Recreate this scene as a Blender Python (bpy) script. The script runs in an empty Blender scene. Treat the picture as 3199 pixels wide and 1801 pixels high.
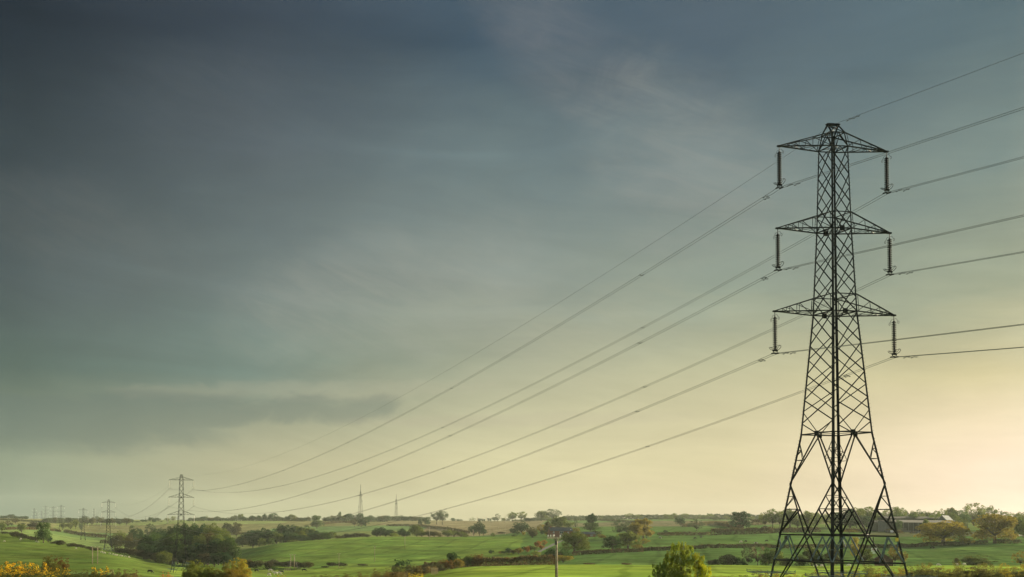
import bpy, math, random
import numpy as np
from mathutils import Vector, Matrix
R = math.radians
random.seed(7)
RNG = np.random.default_rng(11)
S = bpy.context.scene
COL = S.collection

# ------------------------------------------------------------------ camera
F, CX, CY, PITCH, ROLL = 3116.0, 420.4, 1524.26, R(1.8097), R(-0.7)
W0, H0 = 3199.0, 1801.0
_c, _s, _cr, _sr = math.cos(PITCH), math.sin(PITCH), math.cos(ROLL), math.sin(ROLL)

def slope(u, v):
    """direction of a sight line: (X/Y, Z/Y)"""
    x = (u-CX)/F; y = -(v-CY)/F
    uc = x*_cr + y*_sr; vc = -x*_sr + y*_cr
    Y = _c - vc*_s; Z = _s + vc*_c
    return uc/Y, Z/Y

def project(p):
    d = p[1]*_c + p[2]*_s; vc = -p[1]*_s + p[2]*_c; uc = p[0]
    x = uc*_cr - vc*_sr; y = uc*_sr + vc*_cr
    return CX+F*x/d, CY-F*y/d

def at(u, v, D):
    a, b = slope(u, v)
    return Vector((a*D, D, b*D))

cd = bpy.data.cameras.new('camera'); cam = bpy.data.objects.new('camera', cd); COL.objects.link(cam)
S.camera = cam
cd.sensor_width = 36; cd.lens = F*36/W0
cd.shift_x = (W0/2-CX)/W0; cd.shift_y = (CY-H0/2)/W0
cd.clip_start = 0.5; cd.clip_end = 30000
xa = Vector((_cr, _sr*_s, -_sr*_c)); ya = Vector((_sr, -_cr*_s, _cr*_c)); fw = Vector((0, _c, _s))
cam.matrix_world = Matrix(((xa.x, ya.x, -fw.x, 0), (xa.y, ya.y, -fw.y, 0), (xa.z, ya.z, -fw.z, 0), (0, 0, 0, 1)))

# ------------------------------------------------------------------ helpers
def lin(r, g, b):
    f = lambda c: (c/255/12.92) if c/255 <= .04045 else ((c/255+.055)/1.055)**2.4
    return (f(r), f(g), f(b))

class MB:
    def __init__(s): s.v = []; s.f = []
    def add(s, vs, fs):
        n = len(s.v); s.v += [tuple(p) for p in vs]; s.f += [tuple(i+n for i in f) for f in fs]
    def bar(s, a, b, w, t=None, up=None):
        """rectangular bar from a to b, w wide, t thick"""
        a = Vector(a); b = Vector(b); t = t or w
        d = (b-a)
        if d.length < 1e-6: return
        d.normalize()
        up = Vector(up) if up else (Vector((0, 0, 1)) if abs(d.z) < .95 else Vector((1, 0, 0)))
        x = d.cross(up).normalized(); y = x.cross(d).normalized()
        vs = []
        for p in (a, b):
            for sx, sy in ((-1, -1), (1, -1), (1, 1), (-1, 1)):
                vs.append(p + x*(sx*w/2) + y*(sy*t/2))
        s.add(vs, [(0, 1, 2, 3), (7, 6, 5, 4), (0, 4, 5, 1), (1, 5, 6, 2), (2, 6, 7, 3), (3, 7, 4, 0)])
    def angle(s, a, b, w, t, dx, dy):
        """L-section from a to b: flanges run from the heel along dx and dy"""
        a = Vector(a); b = Vector(b); dx = Vector(dx).normalized(); dy = Vector(dy).normalized()
        prof = [(0, 0), (w, 0), (w, t), (t, t), (t, w), (0, w)]
        vs = [p + dx*q[0] + dy*q[1] for p in (a, b) for q in prof]
        fs = [(i, (i+1) % 6, 6+(i+1) % 6, 6+i) for i in range(6)] + [(5, 4, 3, 2, 1, 0), (6, 7, 8, 9, 10, 11)]
        s.add(vs, fs)
    def tube(s, pts, r, n=6, r2=None, cap=True):
        pts = [Vector(p) for p in pts]; m = len(pts); base = len(s.v)
        for i, p in enumerate(pts):
            d = (pts[min(i+1, m-1)]-pts[max(i-1, 0)]).normalized()
            up = Vector((0, 0, 1)) if abs(d.z) < .9 else Vector((1, 0, 0))
            x = d.cross(up).normalized(); y = x.cross(d)
            rr = r if r2 is None else (r+(r2-r)*i/(m-1))
            for k in range(n):
                a = 2*math.pi*k/n
                s.v.append(tuple(p + x*(rr*math.cos(a)) + y*(rr*math.sin(a))))
        for i in range(m-1):
            for k in range(n):
                s.f.append((base+i*n+k, base+i*n+(k+1) % n, base+(i+1)*n+(k+1) % n, base+(i+1)*n+k))
        if cap:
            s.f.append(tuple(base+k for k in range(n))[::-1]); s.f.append(tuple(base+(m-1)*n+k for k in range(n)))
    def lathe(s, prof, n=12, c=(0, 0, 0)):
        base = len(s.v)
        for r, z in prof:
            for k in range(n):
                a = 2*math.pi*k/n; s.v.append((c[0]+r*math.cos(a), c[1]+r*math.sin(a), c[2]+z))
        m = len(prof)
        for i in range(m-1):
            for k in range(n):
                s.f.append((base+i*n+k, base+i*n+(k+1) % n, base+(i+1)*n+(k+1) % n, base+(i+1)*n+k))
        s.f.append(tuple(base+k for k in range(n))[::-1]); s.f.append(tuple(base+(m-1)*n+k for k in range(n)))
    def box(s, lo, hi):
        x0, y0, z0 = lo; x1, y1, z1 = hi
        s.add([(x0, y0, z0), (x1, y0, z0), (x1, y1, z0), (x0, y1, z0), (x0, y0, z1), (x1, y0, z1), (x1, y1, z1), (x0, y1, z1)],
              [(3, 2, 1, 0), (4, 5, 6, 7), (0, 1, 5, 4), (1, 2, 6, 5), (2, 3, 7, 6), (3, 0, 4, 7)])
    def mesh(s, name, mat, smooth=False):
        me = bpy.data.meshes.new(name); me.from_pydata(s.v, [], s.f); me.update()
        if mat: me.materials.append(mat)
        if smooth:
            me.polygons.foreach_set('use_smooth', [True]*len(me.polygons))
        return me

def link(name, data, parent=None, loc=None):
    o = bpy.data.objects.new(name, data); COL.objects.link(o)
    if parent: o.parent = parent
    if loc is not None: o.location = loc
    return o
def obj(name, mb, mat, parent=None, loc=None, smooth=False):
    return link(name, mb.mesh(name, mat, smooth), parent, loc)
def tag(o, label, cat, group=None):
    o['label'] = label; o['category'] = cat
    if group: o['group'] = group
    return o
def thing(name, label, cat, loc=(0, 0, 0), rz=0, group=None):
    o = link(name, None, None, loc); o.rotation_euler = (0, 0, rz); o.empty_display_size = .5
    return tag(o, label, cat, group)
def struct(o, kind='structure'):
    o['kind'] = kind; return o
def copy_tree(o, parent=None):
    c = o.copy(); COL.objects.link(c); c.parent = parent
    for ch in list(o.children): copy_tree(ch, c)
    return c

# ------------------------------------------------------------------ materials
def mat_base(name):
    m = bpy.data.materials.new(name); m.use_nodes = True; nt = m.node_tree
    b = nt.nodes['Principled BSDF']; return m, nt, b
def N(nt, t, **k):
    n = nt.nodes.new(t)
    for a, v in k.items():
        if a in n.inputs.keys() if hasattr(n.inputs, 'keys') else False: n.inputs[a].default_value = v
        else: setattr(n, a, v)
    return n
def simple(name, col, rough=.6, metal=0., var=.25, scale=3., col2=None):
    m, nt, b = mat_base(name)
    tc = N(nt, 'ShaderNodeTexCoord'); no = N(nt, 'ShaderNodeTexNoise'); no.inputs['Scale'].default_value = scale
    no.inputs['Detail'].default_value = 5
    nt.links.new(tc.outputs['Object'], no.inputs['Vector'])
    mx = N(nt, 'ShaderNodeMix', data_type='RGBA')
    c2 = col2 or tuple(c*(1-var) for c in col); c1 = col if col2 else tuple(min(1, c*(1+var)) for c in col)
    mx.inputs['A'].default_value = (*c1, 1); mx.inputs['B'].default_value = (*c2, 1)
    rp = N(nt, 'ShaderNodeMapRange'); rp.inputs['From Min'].default_value = .35; rp.inputs['From Max'].default_value = .65
    nt.links.new(no.outputs['Fac'], rp.inputs['Value']); nt.links.new(rp.outputs['Result'], mx.inputs['Factor'])
    nt.links.new(mx.outputs['Result'], b.inputs['Base Color'])
    b.inputs['Roughness'].default_value = rough; b.inputs['Specular IOR Level'].default_value = .5 if rough < .7 else .12; b.inputs['Metallic'].default_value = metal
    return m
def leafmat(name, trans=.42, var=.45):
    """foliage: each object's own colour, varied leaf by leaf, part of the light passing through"""
    m, nt, b = mat_base(name)
    oi = N(nt, 'ShaderNodeObjectInfo'); ge = N(nt, 'ShaderNodeNewGeometry')
    tc = N(nt, 'ShaderNodeTexCoord'); no = N(nt, 'ShaderNodeTexNoise'); no.inputs['Scale'].default_value = 5; no.inputs['Detail'].default_value = 2
    nt.links.new(tc.outputs['Generated'], no.inputs['Vector'])
    hs = N(nt, 'ShaderNodeHueSaturation'); nt.links.new(oi.outputs['Color'], hs.inputs['Color'])
    mr = N(nt, 'ShaderNodeMapRange'); mr.inputs['To Min'].default_value = 1-var; mr.inputs['To Max'].default_value = 1+var
    nt.links.new(ge.outputs['Random Per Island'], mr.inputs['Value']); nt.links.new(mr.outputs['Result'], hs.inputs['Value'])
    mh = N(nt, 'ShaderNodeMapRange'); mh.inputs['From Min'].default_value = .3; mh.inputs['From Max'].default_value = .7
    mh.inputs['To Min'].default_value = .49; mh.inputs['To Max'].default_value = .52
    nt.links.new(no.outputs['Fac'], mh.inputs['Value']); nt.links.new(mh.outputs['Result'], hs.inputs['Hue'])
    tr = N(nt, 'ShaderNodeBsdfTranslucent'); di = N(nt, 'ShaderNodeBsdfDiffuse'); ms = N(nt, 'ShaderNodeMixShader')
    ms.inputs['Fac'].default_value = trans
    nt.links.new(hs.outputs['Color'], di.inputs['Color']); nt.links.new(hs.outputs['Color'], tr.inputs['Color'])
    nt.links.new(di.outputs['BSDF'], ms.inputs[1]); nt.links.new(tr.outputs['BSDF'], ms.inputs[2])
    nt.links.new(ms.outputs['Shader'], nt.nodes['Material Output'].inputs['Surface'])
    nt.nodes.remove(b)
    return m
M = {}
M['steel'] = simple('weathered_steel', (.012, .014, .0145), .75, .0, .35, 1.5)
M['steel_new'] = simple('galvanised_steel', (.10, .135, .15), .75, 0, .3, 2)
M['wire'] = simple('conductor', (.05, .052, .05), .5, .4, .1, 1)
M['glass_disc'] = simple('insulator_glaze', (.014, .015, .018), .75, 0., .15, 5)
M['porcelain_and_glint'] = simple('pale_insulator', (.6, .58, .5), .25, 0., .15, 5)
M['bark'] = simple('bark', (.075, .06, .042), .9, 0, .35, 4)
M['wood'] = simple('pole_wood', (.32, .26, .18), .85, 0, .4, 2)
M['leaf'] = leafmat('foliage'); M['leaf_thin'] = leafmat('backlit_foliage', .5, .5)
M['yellow_sign'] = simple('yellow_plate', (.6, .45, .05), .5, 0, .1, 2)
M['white_sign'] = simple('white_plate', (.85, .87, .86), .5, 0, .08, 2)
M['black_sign'] = simple('black_plate', (.02, .02, .02), .5, 0, .1, 2)
M['red_ink'] = simple('red_lettering', (.35, .06, .05), .6, 0, .1, 2)
M['brick'] = simple('red_brick', (.20, .095, .062), .85, 0, .2, 3)
M['slate'] = simple('slate_roof', (.05, .055, .06), .6, 0, .25, 1)
M['white_paint'] = simple('white_paint', (.75, .76, .74), .5, 0, .05, 3)
M['pane'] = simple('window_glass', (.03, .035, .04), .1, 0, .1, 3)
M['barn_roof'] = simple('fibre_cement', (.030, .033, .029), .8, 0, .25, .3)
M['barn_wall'] = simple('dark_boards', (.022, .027, .024), .8, 0, .3, .6)
M['barn_light'] = simple('pale_cladding', (.075, .085, .08), .6, 0, .15, .5)
M['rust'] = simple('rusty_sheet', (.10, .055, .035), .85, 0, .4, 1)
M['hide_black'] = simple('black_hide', (.018, .017, .016), .7, 0, .3, 3)
M['hide_white'] = simple('cream_hide', (.62, .55, .45), .8, 0, .12, 3)
M['fleece'] = simple('sheep_fleece', (.66, .60, .50), .95, 0, .1, 6)
M['pied'] = simple('pied_hide', (.03, .03, .03), .7, 0, 0, 1.1, col2=(.65, .62, .56))
# ------------------------------------------------------------------ the land
UC = [-900, 0, 300, 600, 900, 1200, 1500, 1800, 2200, 2600, 3200, 4200]
DR = [200, 300, 350, 400, 450, 520, 600, 700, 800, 870, 950, 1150, 1400, 1700, 2100, 2600, 3400]
TV = [  # image height at which the ground lies, per column and distance
 [1822,1790,1775,1758,1745,1725,1700,1680,1668,1664,1670,1655,1640,1630,1622,1618,1618],
 [1826,1800,1782,1765,1750,1729,1705,1682,1666,1668,1680,1658,1643,1632,1622,1618,1618.5],
 [1828,1800,1782,1765,1753,1738,1723,1714,1720,1721,1714,1697,1680,1658,1634,1630,1622],
 [1830,1814,1808,1801,1797,1786,1768,1764,1757,1748,1738,1714,1689,1656,1627,1626,1624],
 [1830,1818,1812,1806,1797,1782,1762,1727,1703,1694,1694.5,1704,1678,1651,1627,1627,1625],
 [1822,1812,1806,1799,1788,1772,1752,1717,1688,1677.5,1678,1683,1666,1644,1630,1622.5,1624],
 [1806,1780,1771,1774,1775,1765,1740,1708,1687,1679,1677.5,1675,1656,1642,1629,1627,1627],
 [1805,1774,1764.5,1769,1764,1747,1724,1700,1683,1675,1665,1650,1641,1634,1624,1625,1626],
 [1805,1775,1766,1770,1758,1737,1711,1690,1674,1666,1657,1645,1636,1627,1621,1622,1626],
 [1807,1777,1767,1771,1758,1736,1711,1686,1667,1660,1650,1638,1631,1627,1627,1630,1634],
 [1807,1776,1765,1769,1754,1727,1698,1675,1664,1658,1650,1641,1635,1632,1634,1638,1642],
 [1810,1780,1768,1772,1757,1730,1700,1680,1668,1662,1655,1646,1640,1636,1640,1643,1646]]
def pchip(x, y, xq):
    x = np.asarray(x, float); y = np.asarray(y, float); h = np.diff(x); d = np.diff(y)/h
    m = np.zeros(len(x)); 
    for i in range(1, len(x)-1):
        if d[i-1]*d[i] > 0:
            w1 = 2*h[i]+h[i-1]; w2 = h[i]+2*h[i-1]; m[i] = (w1+w2)/(w1/d[i-1]+w2/d[i])
    m[0] = d[0]; m[-1] = d[-1]
    i = np.clip(np.searchsorted(x, xq)-1, 0, len(x)-2); t = (xq-x[i])/h[i]
    t = np.clip(t, 0, 1)
    return (2*t**3-3*t**2+1)*y[i]+(t**3-2*t**2+t)*h[i]*m[i]+(-2*t**3+3*t**2)*y[i+1]+(t**3-t**2)*h[i]*m[i+1]
NEAR = {20: (-2.6, -3.0), 60: (-5.4, -6.6), 100: (-7.6, -8.2), 150: (-10.2, -9.6)}
Dall = [20, 60, 100, 150] + DR + [4600, 7000, 12000]
Tc = [slope(u, 1650)[0] for u in UC]
Zc = []
for i, u in enumerate(UC):
    k = min(1, max(0, (u-900)/900))
    row = [NEAR[d][0]*(1-k)+NEAR[d][1]*k for d in (20, 60, 100, 150)]
    row += [slope(u, v)[1]*d for v, d in zip(TV[i], DR)]
    row += [row[-1]-6, -25, -60]
    Zc.append(row)
Lall = np.log(Dall)
LF = np.linspace(Lall[0], Lall[-1], 420); TF = np.linspace(Tc[0], Tc[-1], 360)
Z1 = np.array([pchip(Lall, r, LF) for r in Zc])            # columns x LF
ZF = np.array([pchip(Tc, Z1[:, j], TF) for j in range(len(LF))]).T   # TF x LF
def gz(x, y):
    """ground height"""
    x = np.asarray(x, float); y = np.asarray(y, float)
    D = np.maximum(y, 20.); t = np.clip(x/D, TF[0], TF[-1]); l = np.clip(np.log(D), LF[0], LF[-1])
    a = (t-TF[0])/(TF[1]-TF[0]); b = (l-LF[0])/(LF[1]-LF[0])
    i = np.clip(a.astype(int), 0, len(TF)-2); j = np.clip(b.astype(int), 0, len(LF)-2); a = a-i; b = b-j
    z = (ZF[i, j]*(1-a)+ZF[i+1, j]*a)*(1-b)+(ZF[i, j+1]*(1-a)+ZF[i+1, j+1]*a)*b
    und = np.sin(x*.021+1.3*np.sin(y*.013))*np.sin(y*.017+x*.006)*.22*np.clip((D-150)/300, 0, 1)
    k = np.clip((D-180)/300, 0, 1)*np.clip((3200-D)/800, 0, 1)
    und2 = .24*np.sin(x*.15+2*np.sin(y*.021))*np.sin(y*.11+1.7*np.sin(x*.034))+.13*np.sin(x*.27+y*.19+np.sin(y*.05))
    return z+und+und2*k*np.clip(600/D, .3, 1.2)
def solveD(u, v, lo, hi):
    """distance in lo..hi at which the ground is seen at (u, v)"""
    Ds = np.exp(np.linspace(math.log(lo), math.log(hi), 220)); a, b = slope(u, v)
    e = gz(a*Ds, Ds)-b*Ds
    k = np.where(e[:-1]*e[1:] <= 0)[0]
    if len(k): k = k[0]; return float(Ds[k]+(Ds[k+1]-Ds[k])*e[k]/(e[k]-e[k+1]+1e-12))
    return float(Ds[np.argmin(abs(e)/Ds)])
def ground(u, D):
    a, b = slope(u, 1690); p = (a*D, D, float(gz(a*D, D)))
    return Vector(p)

# field colours (what grows there), by where each field lies
GR_NEAR = (.16, .235, .036); GR = (.064, .118, .030); GR2 = (.090, .135, .034); STUB = (.135, .138, .058); OLIVE = (.12, .15, .045)
PLOUGH = (.115, .108, .058); GR3 = (.085, .14, .042); ROUGH = (.16, .14, .05)
FIELDS = [ # (dmin, dmax, u0, u1, colour)
 (0, 390, -9999, 9999, GR_NEAR), (390, 1000, -9999, 9999, GR),
 (0, 200, -9999, 1300, ROUGH), (200, 560, -9999, 1330, GR2), (250, 330, -9999, 330, GR3), (330, 850, -9999, 560, (.074, .112, .022)),
 (390, 540, 560, 1330, (.12, .175, .030)), (545, 960, 560, 1640, (.098, .158, .030)),
 (1000, 9e9, -9999, 9999, OLIVE),
 (870, 1280, -9999, 560, (.115, .165, .05)), (1280, 1560, -9999, 200, GR3), (1560, 1900, -9999, 120, STUB), (1280, 1600, 200, 520, GR3),
 (1600, 1930, 200, 900, STUB), (1930, 2500, 200, 900, (.14, .18, .06)), (2200, 3400, -300, 250, STUB),
 (1010, 1500, 700, 1330, OLIVE), (1500, 1750, 800, 1500, (.10, .165, .055)), (1750, 2150, 830, 1500, STUB), (1760, 2600, 1130, 1300, (.16, .15, .075)),
 (1000, 1180, 1380, 1700, GR), (1180, 3000, 1290, 1700, (.17, .15, .08)), 
 (1000, 1230, 1640, 3000, GR), (1230, 1750, 1640, 2700, PLOUGH), (1750, 3000, 1640, 2700, GR3),
 (900, 1250, 2400, 3800, GR2), (720, 850, 2700, 3080, (.085, .095, .045))]
def field_col(u, D, X, Y):
    c = np.empty((len(u), 3)); c[:] = GR
    wob = 18*np.sin(X*.01)+10*np.sin(X*.031+1)
    for d0, d1, u0, u1, col in FIELDS:
        m = (D+wob*(D > 500)*D/1200 >= d0) & (D+wob*(D > 500)*D/1200 < d1) & (u >= u0+(D-900)*.06) & (u < u1+(D-900)*.06)
        c[m] = col
    return c
tg = np.unique(np.concatenate([np.linspace(-3.2, -.2, 30), np.linspace(-.2, .95, 560), np.linspace(.95, 4, 34)]))
dg = np.concatenate([np.exp(np.linspace(math.log(20), math.log(150), 30))[:-1], np.exp(np.linspace(math.log(150), math.log(3600), 330))[:-1], np.exp(np.linspace(math.log(3600), math.log(12000), 14))])
TT, DD = np.meshgrid(tg, dg, indexing='ij'); XX = TT*DD; YY = DD.copy(); ZZ = gz(XX, YY)
far = 1/(1+np.maximum(0, np.abs(TT)-1)*0)
nv = TT.size; na, nb = TT.shape
V = np.stack([XX.ravel(), YY.ravel(), ZZ.ravel()], 1)
idx = np.arange(nv).reshape(na, nb)
Fq = np.stack([idx[:-1, :-1].ravel(), idx[1:, :-1].ravel(), idx[1:, 1:].ravel(), idx[:-1, 1:].ravel()], 1)
# land behind the camera, joined to the first row
bx = list(idx[:, 0]); extra = []
for yb in (-60, -600, -9000):
    row = []
    for i in range(na):
        w = {-60: 1, -600: 6, -9000: 90}[yb]
        extra.append((tg[i]*20*w*1.0, yb, -3.2 if yb > -5000 else -6)); row.append(nv+len(extra)-1)
    Fq = np.concatenate([Fq, np.array([(row[i], row[i+1], bx[i+1], bx[i]) for i in range(na-1)])]); bx = row
V = np.concatenate([V, np.array(extra)])
me = bpy.data.meshes.new('ground'); me.vertices.add(len(V)); me.vertices.foreach_set('co', V.ravel())
me.loops.add(Fq.size); me.loops.foreach_set('vertex_index', Fq.ravel().astype(np.int32))
me.polygons.add(len(Fq)); me.polygons.foreach_set('loop_start', np.arange(0, Fq.size, 4, dtype=np.int32)); me.polygons.foreach_set('loop_total', np.full(len(Fq), 4, dtype=np.int32))
me.polygons.foreach_set('use_smooth', np.ones(len(Fq), bool)); me.update(calc_edges=True); me.validate()
uu = CX+F*TT.ravel()
cc = field_col(uu, DD.ravel(), XX.ravel(), YY.ravel())
ca = me.color_attributes.new('field', 'FLOAT_COLOR', 'POINT')
allc = np.ones((len(V), 4)); allc[:nv, :3] = cc; allc[nv:, :3] = GR
ca.data.foreach_set('color', allc.ravel())
m, nt, b = mat_base('farmland')
at_ = N(nt, 'ShaderNodeAttribute'); at_.attribute_name = 'field'
ge = N(nt, 'ShaderNodeNewGeometry')
def noise(scale, det, vec=(1, 1, 1), rot=0):
    mp = N(nt, 'ShaderNodeMapping'); mp.inputs['Scale'].default_value = vec; mp.inputs['Rotation'].default_value = (0, 0, rot)
    no = N(nt, 'ShaderNodeTexNoise'); no.inputs['Scale'].default_value = scale; no.inputs['Detail'].default_value = det
    nt.links.new(ge.outputs['Position'], mp.inputs['Vector']); nt.links.new(mp.outputs['Vector'], no.inputs['Vector']); return no.outputs['Fac']
def mrange(x, a, b_, c, d):
    r = N(nt, 'ShaderNodeMapRange'); r.inputs['From Min'].default_value = a; r.inputs['From Max'].default_value = b_
    r.inputs['To Min'].default_value = c; r.inputs['To Max'].default_value = d; nt.links.new(x, r.inputs['Value']); return r.outputs['Result']
def mul(a, b_):
    r = N(nt, 'ShaderNodeMath', operation='MULTIPLY'); nt.links.new(a, r.inputs[0]); nt.links.new(b_, r.inputs[1]); return r.outputs[0]
k = mul(mrange(noise(.02, 4), .3, .7, .78, 1.25), mrange(noise(.25, 5, (.35, 1.4, 1)), .3, .7, .62, 1.4))
k = mul(k, mrange(noise(.055, 6, (1, .7, 1), .1), 0.32, .68, .78, 1.22))
k = mul(k, mrange(noise(.09, 4, (.12, 1, 1), .05), .32, .68, .88, 1.12))
k = mul(k, mrange(noise(1.1, 3, (.5, 1, 1), .2), .3, .7, .8, 1.2))
# faint wheel tracks left by the tractor, every 24 metres or so
mp = N(nt, 'ShaderNodeMapping'); mp.inputs['Rotation'].default_value = (0, 0, .5); nt.links.new(ge.outputs['Position'], mp.inputs['Vector'])
wv = N(nt, 'ShaderNodeTexWave'); wv.inputs['Scale'].default_value = .0131; wv.inputs['Distortion'].default_value = 5; wv.inputs['Detail'].default_value = 1; wv.inputs['Detail Scale'].default_value = .35
nt.links.new(mp.outputs['Vector'], wv.inputs['Vector']); k = mul(k, mrange(wv.outputs['Fac'], .955, .995, 1, .76))
hs = N(nt, 'ShaderNodeHueSaturation'); nt.links.new(at_.outputs['Color'], hs.inputs['Color']); nt.links.new(k, hs.inputs['Value'])
nt.links.new(mrange(noise(.035, 3), .3, .7, .485, .512), hs.inputs['Hue'])
nt.links.new(hs.outputs['Color'], b.inputs['Base Color']); b.inputs['Roughness'].default_value = 1; b.inputs['Specular IOR Level'].default_value = 0
bu = N(nt, 'ShaderNodeBump'); bu.inputs['Strength'].default_value = 1; bu.inputs['Distance'].default_value = .6
nt.links.new(noise(.16, 6, (.4, 1.6, 1), .08), bu.inputs['Height']); nt.links.new(bu.outputs['Normal'], b.inputs['Normal'])
me.materials.append(m)
struct(link('ground', me))
# ------------------------------------------------------------------ sun, sky, air
EXPO = 1.9
SUN_AZ, SUN_EL = R(66), R(13)
S.view_settings.view_transform = 'Standard'; S.view_settings.look = 'None'; S.view_settings.exposure = EXPO; S.view_settings.gamma = 1
ld = bpy.data.lights.new('sun', 'SUN'); ld.energy = 5.0; ld.angle = R(.6); ld.color = (1, .84, .58)
lo = link('sun', ld); d = Vector((math.sin(SUN_AZ)*math.cos(SUN_EL), math.cos(SUN_AZ)*math.cos(SUN_EL), math.sin(SUN_EL)))
lo.rotation_euler = d.to_track_quat('Z', 'Y').to_euler()
w = bpy.data.worlds.new('World'); S.world = w; w.use_nodes = True; nt = w.node_tree
for n in list(nt.nodes): nt.nodes.remove(n)
out = N(nt, 'ShaderNodeOutputWorld'); 
sky = N(nt, 'ShaderNodeTexSky'); sky.sky_type = 'NISHITA'; sky.sun_disc = False; sky.sun_elevation = SUN_EL; sky.sun_rotation = SUN_AZ
sky.air_density = 1.2; sky.dust_density = 2.5
bg = N(nt, 'ShaderNodeBackground'); bg.inputs['Strength'].default_value = .05; nt.links.new(sky.outputs['Color'], bg.inputs['Color'])
tc = N(nt, 'ShaderNodeTexCoord'); sp = N(nt, 'ShaderNodeSeparateXYZ'); nt.links.new(tc.outputs['Generated'], sp.inputs[0])
def MT(op, a, b=None, c=None, clamp=False):
    r = N(nt, 'ShaderNodeMath', operation=op, use_clamp=clamp)
    for i, x in enumerate((a, b, c)):
        if x is None: continue
        if isinstance(x, (int, float)): r.inputs[i].default_value = x
        else: nt.links.new(x, r.inputs[i])
    return r.outputs[0]
def RG(x, a, b, c=0., d=1., t='LINEAR'):
    r = N(nt, 'ShaderNodeMapRange'); r.interpolation_type = t
    for k, q in (('From Min', a), ('From Max', b), ('To Min', c), ('To Max', d)): r.inputs[k].default_value = q
    nt.links.new(x, r.inputs['Value']); return r.outputs['Result']
az = MT('MULTIPLY', MT('ARCTAN2', sp.outputs[0], sp.outputs[1]), 57.2958)
el = MT('MULTIPLY', MT('ARCSINE', sp.outputs[2]), 57.2958)
def cloudn(scale, det, sx, sy, off=0, dist=0., rough=.55):
    cb = N(nt, 'ShaderNodeCombineXYZ'); nt.links.new(MT('MULTIPLY', MT('ADD', az, MT('MULTIPLY', el, .0)), sx), cb.inputs[0]); nt.links.new(MT('MULTIPLY', MT('SUBTRACT', el, MT('MULTIPLY', az, SK)), sy), cb.inputs[1]); cb.inputs[2].default_value = off
    no = N(nt, 'ShaderNodeTexNoise'); no.inputs['Scale'].default_value = scale; no.inputs['Detail'].default_value = det; no.inputs['Roughness'].default_value = rough; no.inputs['Distortion'].default_value = dist
    nt.links.new(cb.outputs[0], no.inputs['Vector']); return no.outputs['Fac']
SK = -.12
# colours of the veiled sky by height above the horizon, at bearings from the dim side towards the sun
def ramp(stops):
    r = N(nt, 'ShaderNodeValToRGB'); cr = r.color_ramp; cr.interpolation = 'EASE' if 0 else 'LINEAR'
    while len(cr.elements) < len(stops): cr.elements.new(.5)
    for e, (p, c) in zip(cr.elements, stops):
        e.position = p/60.; e.color = (*[q/2**EXPO for q in lin(*c)], 1)
    return r
n1 = cloudn(.06, 3, 1, 1.9, 3.1, .6); n2 = cloudn(.2, 6, .6, 2.6, 8.2, 1.0, .6)
wig = MT('ADD', MT('MULTIPLY', MT('SUBTRACT', n1, .5), 5), MT('MULTIPLY', MT('SUBTRACT', n2, .5), 2.5))
elw = MT('MULTIPLY', MT('MAXIMUM', MT('ADD', el, MT('MULTIPLY', wig, RG(el, 3, 12))), 0), 1/60.)
SKYT = [(-7, [(0.5, (112, 128, 112)), (3.1, (139, 151, 128)), (8.5, (84, 103, 96)), (13, (76, 89, 91)), (19.7, (54, 66, 72)), (26.6, (26, 38, 50)), (60, (124, 138, 152))]), (7, [(0.5, (168, 166, 132)), (3.2, (179, 175, 141)), (8.7, (115, 135, 126)), (13, (106, 119, 117)), (19.9, (86, 98, 104)), (26.7, (54, 67, 80)), (60, (124, 138, 152))]), (20, [(0.5, (192, 181, 142)), (3.2, (206, 199, 157)), (8.3, (162, 166, 142)), (12.5, (139, 149, 141)), (18.9, (107, 124, 126)), (25.6, (59, 80, 96)), (60, (124, 138, 152))]), (31, [(0.5, (208, 187, 154)), (3.05, (223, 210, 167)), (7.7, (189, 187, 152)), (11.6, (144, 156, 141)), (17.5, (112, 129, 131)), (23.7, (75, 93, 106)), (60, (124, 138, 152))]), (41, [(0.5, (250, 221, 199)), (2.9, (249, 225, 198)), (7.0, (210, 199, 154)), (10.4, (159, 167, 143)), (15.6, (117, 135, 131)), (21.2, (81, 104, 113)), (60, (124, 138, 152))]), (64, [(0.5, (255, 254, 242)), (6, (255, 250, 230)), (14, (244, 234, 198)), (22, (190, 190, 165)), (32, (140, 150, 148)), (60, (124, 138, 152))])]  # topmost stops, above the view, raised bright as added fill light
azw = MT('ADD', az, MT('MULTIPLY', MT('SUBTRACT', n1, .5), 6))
cur = None; prev = None; rs = []
for a0, stops in SKYT:
    r = ramp(stops); nt.links.new(elw, r.inputs[0]); rs.append(r)
    if cur is None: cur = r.outputs[0]; prev = a0; continue
    mx = N(nt, 'ShaderNodeMix', data_type='RGBA'); nt.links.new(RG(azw, prev, a0), mx.inputs['Factor'])
    nt.links.new(cur, mx.inputs['A']); nt.links.new(r.outputs[0], mx.inputs['B']); cur = mx.outputs['Result']; prev = a0
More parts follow.
